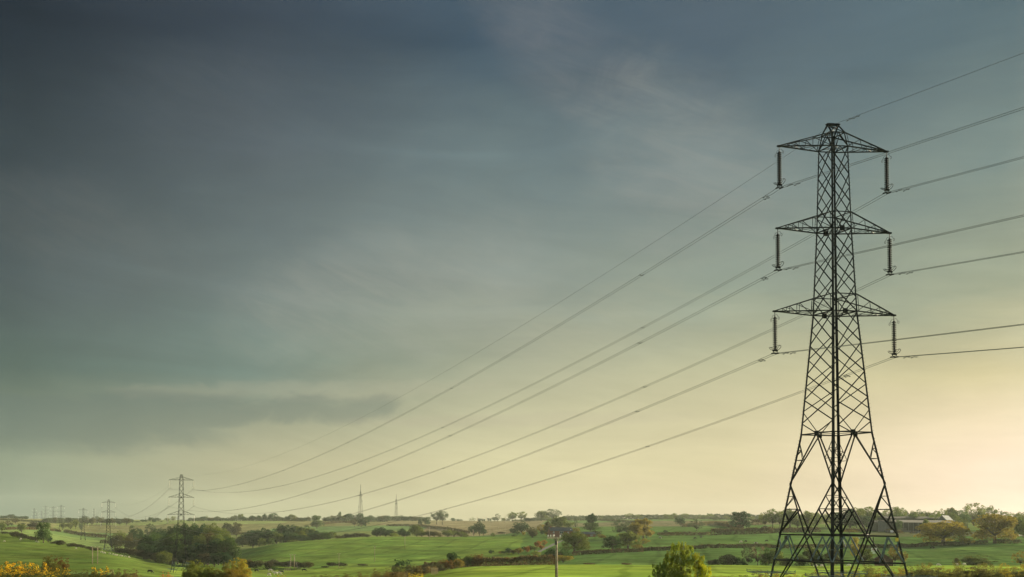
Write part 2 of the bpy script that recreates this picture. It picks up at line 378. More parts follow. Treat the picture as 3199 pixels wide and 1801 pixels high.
# unseen sky behind the camera, brightened as added fill light on front faces
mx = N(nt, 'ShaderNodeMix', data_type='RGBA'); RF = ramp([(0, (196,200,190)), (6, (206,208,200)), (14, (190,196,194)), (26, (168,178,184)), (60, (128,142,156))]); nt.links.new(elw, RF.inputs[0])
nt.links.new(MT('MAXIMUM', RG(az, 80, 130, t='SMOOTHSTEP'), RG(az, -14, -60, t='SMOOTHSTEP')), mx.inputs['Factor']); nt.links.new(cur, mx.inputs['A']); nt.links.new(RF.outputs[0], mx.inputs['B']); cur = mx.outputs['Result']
def scale(c, k):
    v = N(nt, 'ShaderNodeVectorMath', operation='SCALE'); nt.links.new(c, v.inputs[0])
    if isinstance(k, (int, float)): v.inputs['Scale'].default_value = k
    else: nt.links.new(k, v.inputs['Scale'])
    return v.outputs[0]
def mixc(fac, c, rgb):
    mx = N(nt, 'ShaderNodeMix', data_type='RGBA'); nt.links.new(fac, mx.inputs['Factor']); nt.links.new(c, mx.inputs['A'])
    mx.inputs['B'].default_value = (*[q/2**EXPO for q in lin(*rgb)], 1); return mx.outputs['Result']
# soft streaks in the veil
st = cloudn(.11, 8, .5, 2.6, 20, 1.2, .66); SK = .35; st2 = cloudn(.05, 5, .9, 1.6, 31, .8, .5)
cur = scale(cur, RG(st, .32, .68, .92, 1.09)); cur = scale(cur, RG(st2, .35, .65, .94, 1.06))
def lobe(a0, e0, ra, re, nz, k, lo=0., hi=.6, shear=0.):
    a = MT('DIVIDE', MT('SUBTRACT', az, a0), ra); e = MT('DIVIDE', MT('SUBTRACT', MT('SUBTRACT', el, e0), MT('MULTIPLY', MT('SUBTRACT', az, a0), shear)), re)
    f = MT('SUBTRACT', 1, MT('ADD', MT('MULTIPLY', a, a), MT('MULTIPLY', e, e))); f = MT('ADD', f, MT('MULTIPLY', MT('SUBTRACT', nz, .5), k))
    return RG(f, lo, hi, t='SMOOTHSTEP')
SK = 0
ca_ = cloudn(.22, 7, 1, 1.5, 55, .7, .62); cb_ = cloudn(.35, 6, .7, 1.3, 61, .5, .6)
SK = -.45
wsp = RG(cloudn(.5, 9, .35, 1.6, 77, 1.6, .68), .36, .62, .45, 1.15); SK = 0
# paler plumes of thin cloud
for a0, e0, ra, re, sh, am, rgb in ((22.5, 25, 4.5, 3.4, -.8, .30, (128,130,132)), (29, 17.5, 5.2, 4.6, -.5, .30, (158,160,152)), (14, 12.5, 9, 3.6, .1, .22, (172,172,158)), (-4, 16.5, 8, 2.6, -.25, .20, (112,114,110)), (6, 22.5, 8, 3, -.2, .16, (104,112,116)), (24, 9.5, 6, 2.6, .4, .16, (190,186,160))):
    cur = mixc(MT('MULTIPLY', MT('MULTIPLY', lobe(a0, e0, ra, re, ca_, 2.6, -.6, 1.3, sh), am), wsp), cur, rgb)
# a long low bank of darker cloud on the left, its upper edge caught by the light
rim = lobe(8.5, 7.35, 12.0, .75, cb_, 3.0, 0., .9)
cur = mixc(MT('MULTIPLY', rim, .16), cur, (196,188,160))
up = lobe(2, 6.3, 14, 1.15, cb_, 2.8, -.25, .6); dn = lobe(-9, 5.1, 15, 1.6, cb_, 2.2, -.3, .8)
cur = mixc(MT('MULTIPLY', MT('MAXIMUM', MT('MULTIPLY', up, .9), dn), .50), cur, (94,110,106))
cur = mixc(MT('MULTIPLY', lobe(22, 5.6, 12, .5, cb_, 3, 0, 1), .22), cur, (178,168,146))
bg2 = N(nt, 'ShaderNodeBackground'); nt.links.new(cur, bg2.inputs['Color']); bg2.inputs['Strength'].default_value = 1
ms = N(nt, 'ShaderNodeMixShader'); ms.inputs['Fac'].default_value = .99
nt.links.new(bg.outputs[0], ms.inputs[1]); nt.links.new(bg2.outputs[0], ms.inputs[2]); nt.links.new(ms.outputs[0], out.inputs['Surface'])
w.cycles.sampling_method = 'AUTOMATIC'
# the air: one closed box round everything
HZ = .00004
mb = MB(); mb.box((-5000, -300, -90), (5000, 5000, 110))
hm = bpy.data.materials.new('air'); hm.use_nodes = True; nt = hm.node_tree
nt.nodes.remove(nt.nodes['Principled BSDF']); pv = N(nt, 'ShaderNodeVolumePrincipled')
pv.inputs['Color'].default_value = (.80, .92, .80, 1); pv.inputs['Density'].default_value = HZ; pv.inputs['Anisotropy'].default_value = .1
nt.links.new(pv.outputs[0], nt.nodes['Material Output'].inputs['Volume'])
struct(obj('haze', mb, hm), 'stuff')
S.cycles.volume_bounces = 0; S.cycles.max_bounces = 5; S.cycles.transmission_bounces = 3; S.cycles.diffuse_bounces = 2
# ------------------------------------------------------------------ pylons
ISC = 1.06
# local frame: x along the crossarms, y along the line, z up from the ground
ZB = 8.2
Zt = dict(topb=38.45+ZB, topt=39.90+ZB, peak=40.95+ZB, midt=31.76+ZB, midb=30.08+ZB, lowt=23.43+ZB, lowb=21.67+ZB, waist=9.51+ZB, r1=-.71+ZB, r2=-3.33+ZB)
WZ = [(0, .137*(ZB-3.33)+3.82), (Zt['r2'], 3.82), (Zt['r1'], 3.46), (Zt['waist'], 2.11), (Zt['lowb'], 1.32), (Zt['lowt'], 1.25), (Zt['midb'], 1.05), (Zt['midt'], .99), (Zt['topb'], .88), (Zt['topt'], .70), (Zt['peak'], .6)]
def hw(z):
    for (z0, w0), (z1, w1) in zip(WZ, WZ[1:]):
        if z <= z1: return w0+(w1-w0)*(z-z0)/(z1-z0)
    return WZ[-1][1]
CORN = [(-1, 1), (-1, -1), (1, -1), (1, 1)]
def cp(k, z):
    k %= 4; w = hw(z); return Vector((CORN[k][0]*w, CORN[k][1]*w, z))
def fp(k, z, t):          # point at fraction t across face k (corner k to k+1)
    return cp(k, z).lerp(cp(k+1, z), t)
ARM = [('topb', 'topt', 5.87), ('midb', 'midt', 6.10), ('lowb', 'lowt', 6.48)]
NB = [(Zt['topb'], 3, Zt['midb']), (Zt['midb'], 3, Zt['lowb'])]
def pylon_meshes():
    o = {}
    # four tapering angle-section legs with climbing bolts on two of them
    o['leg'] = []
    for k in range(4):
        m = MB(); sx, sy = CORN[k]
        zs = [0]+[Zt[q] for q in ('r1', 'waist', 'lowb', 'midb', 'topb')]+[Zt['topt']]
        for a, b in zip(zs, zs[1:]):
            f = .20 if b <= Zt['waist'] else (.165 if b <= Zt['lowb'] else (.135 if b <= Zt['midb'] else .11))
            m.angle(cp(k, a), cp(k, b), f, .022, (-sx, 0, 0), (0, -sy, 0))
        if k in (0, 2):
            z = 4.2
            while z < Zt['topb']:
                p = cp(k, z); q = p+Vector((sx, 0, 0))*.13 if int(z/.38) % 2 else p+Vector((0, sy, 0))*.13
                m.bar(p, q, .02); z += .38
        m.box((cp(k, 0).x-.35, cp(k, 0).y-.35, -3), (cp(k, 0).x+.35, cp(k, 0).y+.35, .25))
        o['leg'].append(m)
    # X bracing of the four faces of the upper body
    o['face_bracing'] = []
    for k in range(4):
        m = MB(); w = .10
        nodes = []
        for z0, n, z1 in NB: nodes += [z0+(z1-z0)*i/n for i in range(n)]
        nodes += [Zt['lowb'], 18.6+ZB, 15.65+ZB, 13.05+ZB, 10.65+ZB]
        side_face = k % 2 == 0      # the faces that carry the arms have the heavier bracing
        if not side_face:           # on the other two the crosses sit half a panel lower, crossing at the ring levels
            w = .075; mid = fp(k, Zt['topb'], .5); nodes = [(a+b)/2 for a, b in zip(nodes, nodes[1:]+[Zt['waist']])]; nodes = nodes[:-1]
            m.bar(mid, cp(k, nodes[0]), .03, w); m.bar(mid, cp(k+1, nodes[0]), .03, w)
        for za, zb in zip(nodes, nodes[1:]):
            n_ = (cp(k, za)-cp(k+1, za)).normalized().cross(Vector((0, 0, 1)))*.04
            m.bar(cp(k, za), cp(k+1, zb), .03, w*1.15); m.bar(cp(k+1, za)+n_, cp(k, zb)+n_, .03, w*1.15)
        mid = fp(k, Zt['waist'], .5)
        m.bar(cp(k, nodes[-1]), mid, .03, w); m.bar(cp(k+1, nodes[-1]), mid+Vector((0, 0, .01)), .03, w)
        mid = fp(k, Zt['topt'], .5)
        m.bar(cp(k, Zt['topb']), mid, .03, .09); m.bar(cp(k+1, Zt['topb']), mid+Vector((0, 0, .01)), .03, .09)
        o['face_bracing'].append(m)
    # spreading lower panels
    o['lower_bracing'] = []
    zk = 4.5+ZB
    for k in range(4):
        m = MB()
        mw = fp(k, Zt['waist'], .5); m1 = fp(k, Zt['r1'], .5)
        d1 = (cp(k+1, 5)-cp(k, 5)).normalized()
        for s in (0, 1):
            ca = lambda z: cp(k+s, z)
            m.bar(mw, ca(zk), .10, .09); m.bar(ca(zk), m1, .10, .09)
            bz = m1.lerp(fp(k, 0, 0 if s == 0 else 1), 1.0)
            m.bar(m1, bz, .10, .09)
            # secondary struts between leg and diagonal
            def dg(z):   # on the diagonal at height z
                a, b_ = (mw, ca(zk)) if z > zk else (ca(zk), m1)
                t = (a.z-z)/(a.z-b_.z); return a.lerp(b_, t)
            def st(p, q, w=.055): m.bar(p, q, w)
            A = ca(Zt['waist']-.6); B = dg(6.9+ZB); st(A, B, .05); st(ca(6.9+ZB), B); C = A.lerp(B, .5); st(ca(C.z), C, .05); st(C, ca(7.2+ZB), .05)
            st(ca(6.6+ZB), dg(5.75+ZB), .05); st(ca(5.7+ZB), dg(5.7+ZB), .05)
            E1 = dg(3.2+ZB); E2 = dg(1.9+ZB)
            st(ca(E1.z), E1); st(E1, ca(E2.z), .055); st(ca(E2.z), E2, .07); st(E2, ca(Zt['r1']+.1), .10)
            G = E2.lerp(ca(Zt['r1']+.1), .5); st(ca(G.z-.05), G, .05); st(G, ca(E2.z-.15), .07)
        o['lower_bracing'].append(m)
    # newer pale struts of the bottom panel
    o['added_strut'] = []
    for k in range(4):
        for s in (0, 1):
            m = MB()
            f = lambda t: t if s == 0 else 1-t
            q = fp(k, Zt['r1']-.08, f(.17)); a = fp(k, Zt['r2']+.05, f(.006)); b_ = fp(k, Zt['r2']+.05, f(.355))
            m.bar(a, q, .05, .13); m.bar(q, b_, .05, .13)
            h = a.lerp(q, .48); m.bar(cp(k+s, Zt['r1']-.15), h, .07); m.bar(cp(k+s, h.z), h, .05)
            o['added_strut'].append(m)
    # level frames
    o['level_frame'] = []
    for nm, w, t in (('waist', .12, .06), ('r1', .13, .07), ('r2', .13, .08), ('topb', .1, .04), ('topt', .1, .04), ('midb', .12, .04), ('midt', .09, .03), ('lowb', .12, .04), ('lowt', .09, .03)):
        m = MB(); z = Zt[nm]
        for k in range(4):
            m.bar(cp(k, z), cp(k+1, z), t, w)
            if nm in ('waist', 'r1'):
                m.bar(fp(k, z+.12, .5), fp(k+1, z+.12, .5), .09, .05)
            if nm in ('midb', 'lowb', 'topb'):
                if k % 2 == 1 and nm != 'topb':
                    mid = fp(k, z, .5); g = .25
                    m.box((mid.x-g, mid.y-.02, z-g), (mid.x+g, mid.y+.02, z+g))
                m.bar(cp(k, z+.03), fp(k+1, z+.03, .5), .05, .03)
            if nm in ('waist',):
                mid = fp(k, z, .5); ax = (cp(k+1, z)-cp(k, z)).normalized()*.25
                m.bar(mid-ax, mid+ax, .04, .5)
        o['level_frame'].append(m)
    # crossarms
    o['crossarm'] = []
    for lo_, up_, L in ARM:
        for s in (-1, 1):
            m = MB(); z0, z1 = Zt[lo_], Zt[up_]
            tip = Vector((s*L, 0, z0+.0))
            cs = [q for q in range(4) if CORN[q][0] == s]
            m.bar(Vector((s*(L-.25), 0, z0)), Vector((s*(L+.18), 0, z0)), .2, .16)
            for q in cs:
                lb, ub = cp(q, z0), cp(q, z1)
                m.bar(lb, tip, .10, .10); m.bar(ub, tip+Vector((0, 0, .05)), .11, .08)
                ts = [.04, .36, .62, .8]
                for i, t in enumerate(ts):
                    l, u_ = lb.lerp(tip, t), ub.lerp(tip, t)
                    m.bar(l, u_, .035)
                    if i: m.bar(lb.lerp(tip, 0 if i == 1 else ts[i-1]), u_, .045)
            a, b_ = cp(cs[0], z0), cp(cs[1], z0)
            for i, t in enumerate((.26, .5, .72)):
                p, q = a.lerp(tip, t), b_.lerp(tip, t); m.bar(p, q, .04)
                pp = a.lerp(tip, t-.25) if i % 2 == 0 else b_.lerp(tip, t-.25)
                m.bar(pp, q if i % 2 == 0 else p, .04)
            o['crossarm'].append(m)
    # peak with the earth wire beam
    m = MB(); zt, zp = Zt['topt'], Zt['peak']
    m.bar((-.62, 0, zp), (.62, 0, zp), .22, .20)
    m.bar((-.62, -.16, zp), (-.62, .16, zp), .12); m.bar((.62, -.16, zp), (.62, .16, zp), .12)
    for s in (-1, 1):
        ap = Vector((s*.6, 0, zp-.05))
        for q in range(4):
            if CORN[q][0] == s: m.bar(cp(q, zt), ap, .09); m.bar(cp(q, zt), ap.lerp(Vector((0, 0, zp)), .2), .04)
            else: m.bar(cp(q, zt), ap, .05)
        m.bar((s*.3, 0, zp), (0, 0, zp-.42), .05); m.bar((s*.55, 0, zp-.1), (0, 0, zp-.42), .04)
    m.bar((0, 0, zp), (0, 0, zp-.42), .05)
    for i in range(6): m.bar((-.35, -.5+.2*i, zt+.12), (.35, -.44+.2*i, zt+.16), .045)
    o['peak'] = [m]
    # anti-climbing guard: outriggers strung with barbed wire round each leg
    o['climbing_guard'] = []
    for k in range(4):
        m = MB(); z = 3.55; c = cp(k, z); sx, sy = CORN[k]; rnd = random.Random(k)
        g = 1.5
        cor = [Vector((c.x+dx*g, c.y+dy*g, z)) for dx, dy in ((-1, -1), (1, -1), (1, 1), (-1, 1))]
        for i in range(4):
            a, b_ = cor[i], cor[(i+1) % 4]
            m.bar(a, b_, .07, .05); 
            for kk in range(1, 4):
                ia = a.lerp(Vector((c.x, c.y, z)), kk*.16); ib = b_.lerp(Vector((c.x, c.y, z)), kk*.16)
                pts = [ia.lerp(ib, t/9)+Vector((0, 0, rnd.uniform(-.06, .06))) for t in range(10)]
                m.tube(pts, .016, 4)
            m.bar(a, Vector((c.x, c.y, z-.35)), .05); m.bar(a, a+Vector((0, 0, .3)), .04)
            pts = [a.lerp(b_, t/10)+Vector((rnd.uniform(-.05, .05), 0, .18+.09*math.sin(t*3.1))) for t in range(11)]
            m.tube(pts, .018, 4)
        o['climbing_guard'].append(m)
    return o
def insulator():
    core = MB(); core.tube([(0, 0, 0), (0, 0, -.42)], .03, 6); core.tube([(0, 0, -.42), (0, 0, -3.55)], .045, 8)
    core.lathe([(.03, -.40), (.09, -.44), (.09, -.52), (.03, -.56)], 8)
    disc = MB(); disc.lathe([(.03, .11), (.07, .10), (.075, .04), (.15, .02), (.21, -.01), (.21, -.04), (.16, -.05), (.08, -.06), (.03, -.06)], 16)
    horn = MB()
    for s in (-1, 1):
        pts = [(0, s*.03, -.30), (0, s*.2, -.24), (0, s*.34, -.33), (0, s*.42, -.50)]
        loop = [(0, s*(.52+.10*math.cos(a)*.9), -.66+.13*math.sin(a)) for a in [math.pi/2+.6+2*math.pi*i/10 for i in range(11)]]
        horn.tube(pts+loop[:1], .016, 5); horn.tube(loop, .016, 5)
    ring = MB()
    for s in (-1, 1):
        pts = []
        for i in range(17):
            a = math.pi*2*i/16; pts.append((.28*math.cos(a)*1.0, s*(.33+.30*math.sin(a)), -3.45+.22*math.sin(a)))
        ring.tube(pts, .024, 6); ring.tube([(0, s*.04, -3.55), (0, s*.3, -3.5), (0, s*.62, -3.25)], .018, 5)
    clamp = MB(); clamp.box((-.27, -.03, -3.72), (.27, .03, -3.56))
    for s in (-1, 1):
        clamp.bar((s*.2, 0, -3.66), (s*.2, 0, -3.86), .05)
        clamp.bar((s*.2, -.22, -3.93), (s*.2, .22, -3.93), .07, .09); clamp.bar((s*.2, -.28, -3.9), (s*.2, -.1, -3.86), .06); clamp.bar((s*.2, .28, -3.9), (s*.2, .1, -3.86), .06)
    return core, disc, horn, ring, clamp
PM = pylon_meshes()
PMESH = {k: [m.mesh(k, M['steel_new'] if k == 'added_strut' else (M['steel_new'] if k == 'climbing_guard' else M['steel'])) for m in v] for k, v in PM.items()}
core, disc, horn, ring, clamp = insulator()
IM = dict(core=core.mesh('insulator_string', M['steel']), disc=disc.mesh('disc', M['glass_disc']), horn=horn.mesh('arcing_horn', M['steel'], True),
          ring=ring.mesh('corona_ring', M['steel'], True), clamp=clamp.mesh('suspension_clamp', M['steel']))
one = MB()
for mb_ in (core, horn, ring, clamp): one.add(mb_.v, mb_.f)
for i in range(17): one.lathe([(.03, -.55-.175*i), (.2, -.63-.175*i), (.2, -.66-.175*i), (.03, -.70-.175*i)], 8)
ONE = one.mesh('insulator_string', M['porcelain_and_glint'])  # distant strings in a pale material that paints in their sunlit glint
FARM = {}
def heavy(mesh, k):       # far pylons share the near one's members
    return mesh
def build_pylon(loc, rz, label, near=False, group=None, simple_=False):
    root = thing('transmission_pylon', label, 'pylon', loc, rz, group)
    for nm, ms_ in PMESH.items():
        if simple_ and nm == 'climbing_guard': continue
        for me_ in ms_: link(nm, me_, root)
    for lo_, up_, L in ARM:
        for s in (-1, 1):
            p = (s*L, 0, Zt[lo_]-.1)
            if near:
                c = link('insulator_string', IM['core'], root, p); c.scale = (1, 1, ISC)
                for i in range(18): link('disc', IM['disc'], c, (0, 0, -.56-.176*i))
                for q, n_ in (('horn', 'arcing_horn'), ('ring', 'corona_ring'), ('clamp', 'suspension_clamp')): link(n_, IM[q], c)
            else: link('insulator_string', ONE, root, p)
    return root
P0 = Vector((70.42, 100, -ZB)); YAW = R(5.609)
near = build_pylon(P0, YAW, 'tall dark lattice steel pylon in the right foreground, the largest of all', True, 'pylons of the power line')
# plates on the lower frame
def plate(name, c, w, h, mat, face, parent, lines=0):
    m = MB(); x, y, z = c
    if face == 'y': m.box((x-w/2, y-.015, z-h/2), (x+w/2, y+.015, z+h/2))
    else: m.box((x-.015, y-w/2, z-h/2), (x+.015, y+w/2, z+h/2))
    p = obj(name, m, mat, parent)
    if lines:
        t = MB()
        for i in range(lines):
            zz = z+h*.28-i*h*.2; ww = w*(.36 if i % 2 else .30)
            t.box((x-ww, y-.022, zz-h*.045), (x+ww, y-.017, zz+h*.045))
        obj('lettering', t, M['red_ink'], p)
    return p
z1 = Zt['r1']; w1 = hw(z1)
plate('warning_plate', (w1*.22, -w1-.12, z1-1.32), .58, .36, M['white_sign'], 'y', near, 3)
plate('number_plate', (w1*.22, -w1-.12, z1-1.62), .26, .12, M['white_sign'], 'y', near)
plate('circuit_plate', (w1*.93, -w1-.1, z1-.32), .3, .34, M['yellow_sign'], 'y', near)
plate('circuit_plate', (-w1-.1, w1*.7, z1-.3), .34, .32, M['black_sign'], 'x', near)['label'] = 'small black plate under the lower frame'
m = MB(); m.bar((w1*.22, -w1-.05, z1-.1), (w1*.22, -w1-.05, z1-1.5), .05); m.bar((w1*.22-.5, -w1-.05, z1-1.38), (w1*.22+.6, -w1-.05, z1-1.38), .04); obj('plate_bracket', m, M['steel'], near)

TOW = [near]; TP = [(P0, YAW)]
YAWL = math.atan2(47.7, 382)
for i, (u, D, vt) in enumerate([(567, 482, 1482.5), (339.5, 867, 1560.2), (260.5, 1252, 1586.6), (191, 1637, 1577.2), (166, 2022, 1580.8), (142.5, 2407, 1579.2), (130.6, 2900, 1595.5)]):
    top = at(u, vt, D); loc = Vector((top.x, top.y, top.z-Zt['peak']))
    lab = ['second pylon of the line, standing in front of the dark wood', 'third pylon of the line, just behind the crest of the left grass hill', 'fourth pylon of the line, in the valley left of the third',
           'fifth pylon of the line, standing by the diagonal hedge on the far left slope', 'sixth pylon, hazy, directly left of the fifth on the far left slope', 'seventh pylon, hazy and taller looking, left of the sixth', 'eighth pylon, faint and short, just left of the seventh'][i]
    r = build_pylon(loc, YAWL if i < 4 else R(9), lab, False, 'pylons of the power line', i > 1)
    TOW.append(r); TP.append((loc, r.rotation_euler.z))
for u, D, vt, lab, yz in ((107, 2600, 1587.5, 'leftmost hazy pylon on the skyline, its arms turned slightly away', 30), (114.7, 3500, 1600, 'faint low pylon between the leftmost one and the eighth', 30),
                      (293.6, 3000, 1588, 'faint slim pylon on the skyline between the third and fourth pylons', 55), (454.5, 4300, 1612, 'tiny pylon tip on the skyline left of the second pylon', 20), (590, 4800, 1617.5, 'tiny pylon tip on the skyline right of the second pylon', 20)):
    top = at(u, vt, D); build_pylon(Vector((top.x, top.y, top.z-Zt['peak'])), R(yz), lab, False, 'distant pylons on the skyline', True)
# the pylon behind the camera that carries the near span on
PB = Vector((70.42+55, 100-380, -8.0)); TP.insert(0, (PB, YAW))

# ------------------------------------------------------------------ conductors
def attach(i, lo_, s, L, dx):
    loc, rz = TP[i]; c, s_ = math.cos(rz), math.sin(rz); x = s*L+dx; return Vector((loc.x+x*c, loc.y+x*s_, loc.z+Zt[lo_]-.1-3.93*ISC))
def spanpts(a, b, sag, n=64):
    return [a.lerp(b, t/n)-Vector((0, 0, 4*sag*(t/n)*(1-t/n))) for t in range(n+1)]
def spacer_mesh():
    m = MB(); m.tube([(-.2, 0, 0), (-.1, 0, -.07), (.1, 0, -.07), (.2, 0, 0)], .035, 6); 
    for s in (-1, 1): m.bar((s*.2, -.10, 0), (s*.2, .10, 0), .09, .08)
    return m.mesh('spacer', M['wire'])
def damper_mesh():
    m = MB(); m.bar((0, 0, .02), (0, 0, -.12), .045); m.tube([(0, -.26, -.14), (0, 0, -.11), (0, .26, -.14)], .015, 5)
    for s in (-1, 1): m.tube([(0, s*.16, -.135), (0, s*.34, -.145)], .045, 6)
    return m.mesh('vibration_damper', M['wire'])
SPM, DPM = spacer_mesh(), damper_mesh()
def cable(i, j, sag, r, lab, group, nsp=5, damp=(0, 0), detail=True, sags=None):
    """twin conductors of one phase from pylon i to pylon j"""
    lo_, s, L, nm = lab
    a0, b0 = attach(i, lo_, s, L, 0), attach(j, lo_, s, L, 0)
    root = thing('power_cable', nm, 'power cable', a0, 0, group)
    dirn = (b0-a0); ang = math.atan2(dirn.x, dirn.y); ph = 0
    for dx in (-.23, .23):
        m = MB(); pts = [p-a0 for p in spanpts(attach(i, lo_, s, L, dx), attach(j, lo_, s, L, dx), sag)]
        m.tube(pts, r, 4); obj('conductor', m, M['wire'], root)
    if detail:
        mid = spanpts(a0, b0, sag, 400)
        for k in range(nsp):
            t = SPT[s][k] if (i, j) == (1, 2) else (k+.5+.12*math.sin(k*2.3+ph+s))/nsp; q = mid[int(t*400)]; o = link('spacer', SPM, root, q-a0); o.rotation_euler = (0, 0, -ang)
        tot = dirn.length
        for end, cnt in ((0, damp[0]), (1, damp[1])):
            for dx in (-.23, .23):
                pa, pb = attach(i, lo_, s, L, dx), attach(j, lo_, s, L, dx); pp = spanpts(pa, pb, sag, 800)
                for c_ in range(cnt):
                    t = (1.6+.9*c_+(.35 if dx > 0 else 0)+(4. if cnt == 2 else 0))/tot; q = pp[int(round((1-t if end else t)*800))]
                    tt = 1-t if end else t; q = pa.lerp(pb, tt)-Vector((0, 0, 4*sag*tt*(1-tt)))
                    o = link('vibration_damper', DPM, root, q-a0); o.rotation_euler = (0, 0, -ang)
    return root
side = {-1: 'left', 1: 'right'}; lev = {'topb': 'top', 'midb': 'middle', 'lowb': 'bottom'}
SAG1, SAG0, SAG2 = {-1: 10.8, 1: 11.7}, {-1: 7.4, 1: 9.0}, 11
SPT = {-1: (.058, .195, .335, .475, .62, .78), 1: (.104, .273, .406, .585, .742, .87)}
def earth(i, j, sag, r, nm):
    (l0, r0), (l1, r1_) = TP[i], TP[j]
    a = l0+Vector((.0, 0, Zt['peak'])); b_ = l1+Vector((0, 0, Zt['peak']))
    if i == 1 or j == 1:
        pass
    root = thing('earth_wire', nm, 'power cable', a, 0, 'earth wires')
    m = MB(); m.tube([p-a for p in spanpts(a, b_, sag)], r, 4); obj('strand', m, M['wire'], root)
    return root, a, b_
for lo_, up_, L in ARM:
    for s in (-1, 1):
        cable(1, 2, SAG1[s], .02, (lo_, s, L, f'twin cable on the {lev[lo_]} {side[s]} arm, running left from the near pylon to the second'), 'cables from the near pylon to the second pylon', 6, (1, 1) if s < 0 else (2, 1))
        cable(1, 0, SAG0[s], .02, (lo_, s, L, f'twin cable from the {lev[lo_]} {side[s]} arm of the near pylon out of the right edge'), 'cables leaving the near pylon to the right', 6, (1, 0))
        cable(2, 3, SAG2, .03, (lo_, s, L, f'twin cable on the {lev[lo_]} {side[s]} arm from the second pylon left to the third'), 'cables from the second pylon to the third', 6)
        cable(3, 4, SAG2, .035, (lo_, s, L, f'faint cable on the {lev[lo_]} {side[s]} arm from the third pylon to the fourth'), 'cables from the third pylon to the fourth', 0, detail=False)
for (i, j, sg, r, nm) in ((1, 2, 10.3, .016, 'single thin wire from the peak of the near pylon left to the second'), (1, 0, 7.8, .016, 'single thin wire from the peak of the near pylon out of the right edge'),
                       (2, 3, 9, .022, 'single thin wire between the peaks of the second and third pylons'), (3, 4, 9, .025, 'faint thin wire between the peaks of the third and fourth pylons')):
    root, a, b_ = earth(i, j, sg, r, nm)
    if i == 1:
        dd = (b_-a)
        for c_ in range(2 if j == 0 else 1):
            t = (2.0+.8*c_)/dd.length; o = link('vibration_damper', DPM, root, a.lerp(b_, t)-Vector((0, 0, 4*sg*t*(1-t)))-a); o.rotation_euler = (0, 0, -math.atan2(dd.x, dd.y))
# ------------------------------------------------------------------ foliage builders
def cards(name, P, Nn, size, mat, asp=1.5, jit=.6, seed=0):
    rg = np.random.default_rng(seed); n = len(P)
    Nn = Nn/(np.linalg.norm(Nn, axis=1, keepdims=True)+1e-9)+rg.normal(0, jit, (n, 3)); Nn /= np.linalg.norm(Nn, axis=1, keepdims=True)+1e-9
    r = rg.normal(size=(n, 3)); A = np.cross(Nn, r); A /= np.linalg.norm(A, axis=1, keepdims=True)+1e-9; B = np.cross(Nn, A)
    s = (size*rg.uniform(.6, 1.35, n))[:, None] if np.isscalar(size) else (size*rg.uniform(.6, 1.35, n))[:, None]
    a = A*s*.5*asp; b = B*s*.5
    k = rg.uniform(.25, .75, (n, 1)); Vv = np.empty((n, 4, 3)); Vv[:, 0] = P-a; Vv[:, 1] = P+b*2*k-b*.3; Vv[:, 2] = P+a; Vv[:, 3] = P-b*2*(1-k)+b*.3
    me = bpy.data.meshes.new(name); me.vertices.add(n*4); me.vertices.foreach_set('co', Vv.ravel())
    me.loops.add(n*4); me.loops.foreach_set('vertex_index', np.arange(n*4, dtype=np.int32))
    me.polygons.add(n); me.polygons.foreach_set('loop_start', np.arange(0, n*4, 4, dtype=np.int32)); me.polygons.foreach_set('loop_total', np.full(n, 4, dtype=np.int32))
    me.update(calc_edges=True); me.materials.append(mat); return me
def blobs(cen, rad, n, rg, flat=.85, up=.25):
    """leaf positions and outward normals on a set of clumps"""
    cen = np.asarray(cen, float); rad = np.asarray(rad, float); w = rad**2/np.sum(rad**2); k = rg.choice(len(cen), n, p=w)
    d = rg.normal(size=(n, 3)); d[:, 2] += up; d /= np.linalg.norm(d, axis=1, keepdims=True)
    rr = rad[k]*(1-np.abs(rg.normal(0, .16, n))); p = cen[k]+d*rr[:, None]*np.array([1, 1, flat]); return p, d
def limbs(m, cen, rad, z0, r0, rg, lean=0):
    """tapering trunk and limbs reaching the clumps"""
    m.tube([(0, 0, -.03), (0, 0, z0*.45), (lean, 0, z0)], r0*1.15, 7, r0*.8)
    top = Vector((lean, 0, z0))
    for c, r in zip(cen, rad):
        c = Vector(c); mid = top.lerp(c, .5)+Vector((0, 0, .02+.06*(abs(c.x)+abs(c.y)))); m.tube([top, mid, c], r0*.42, 5, r0*.08)
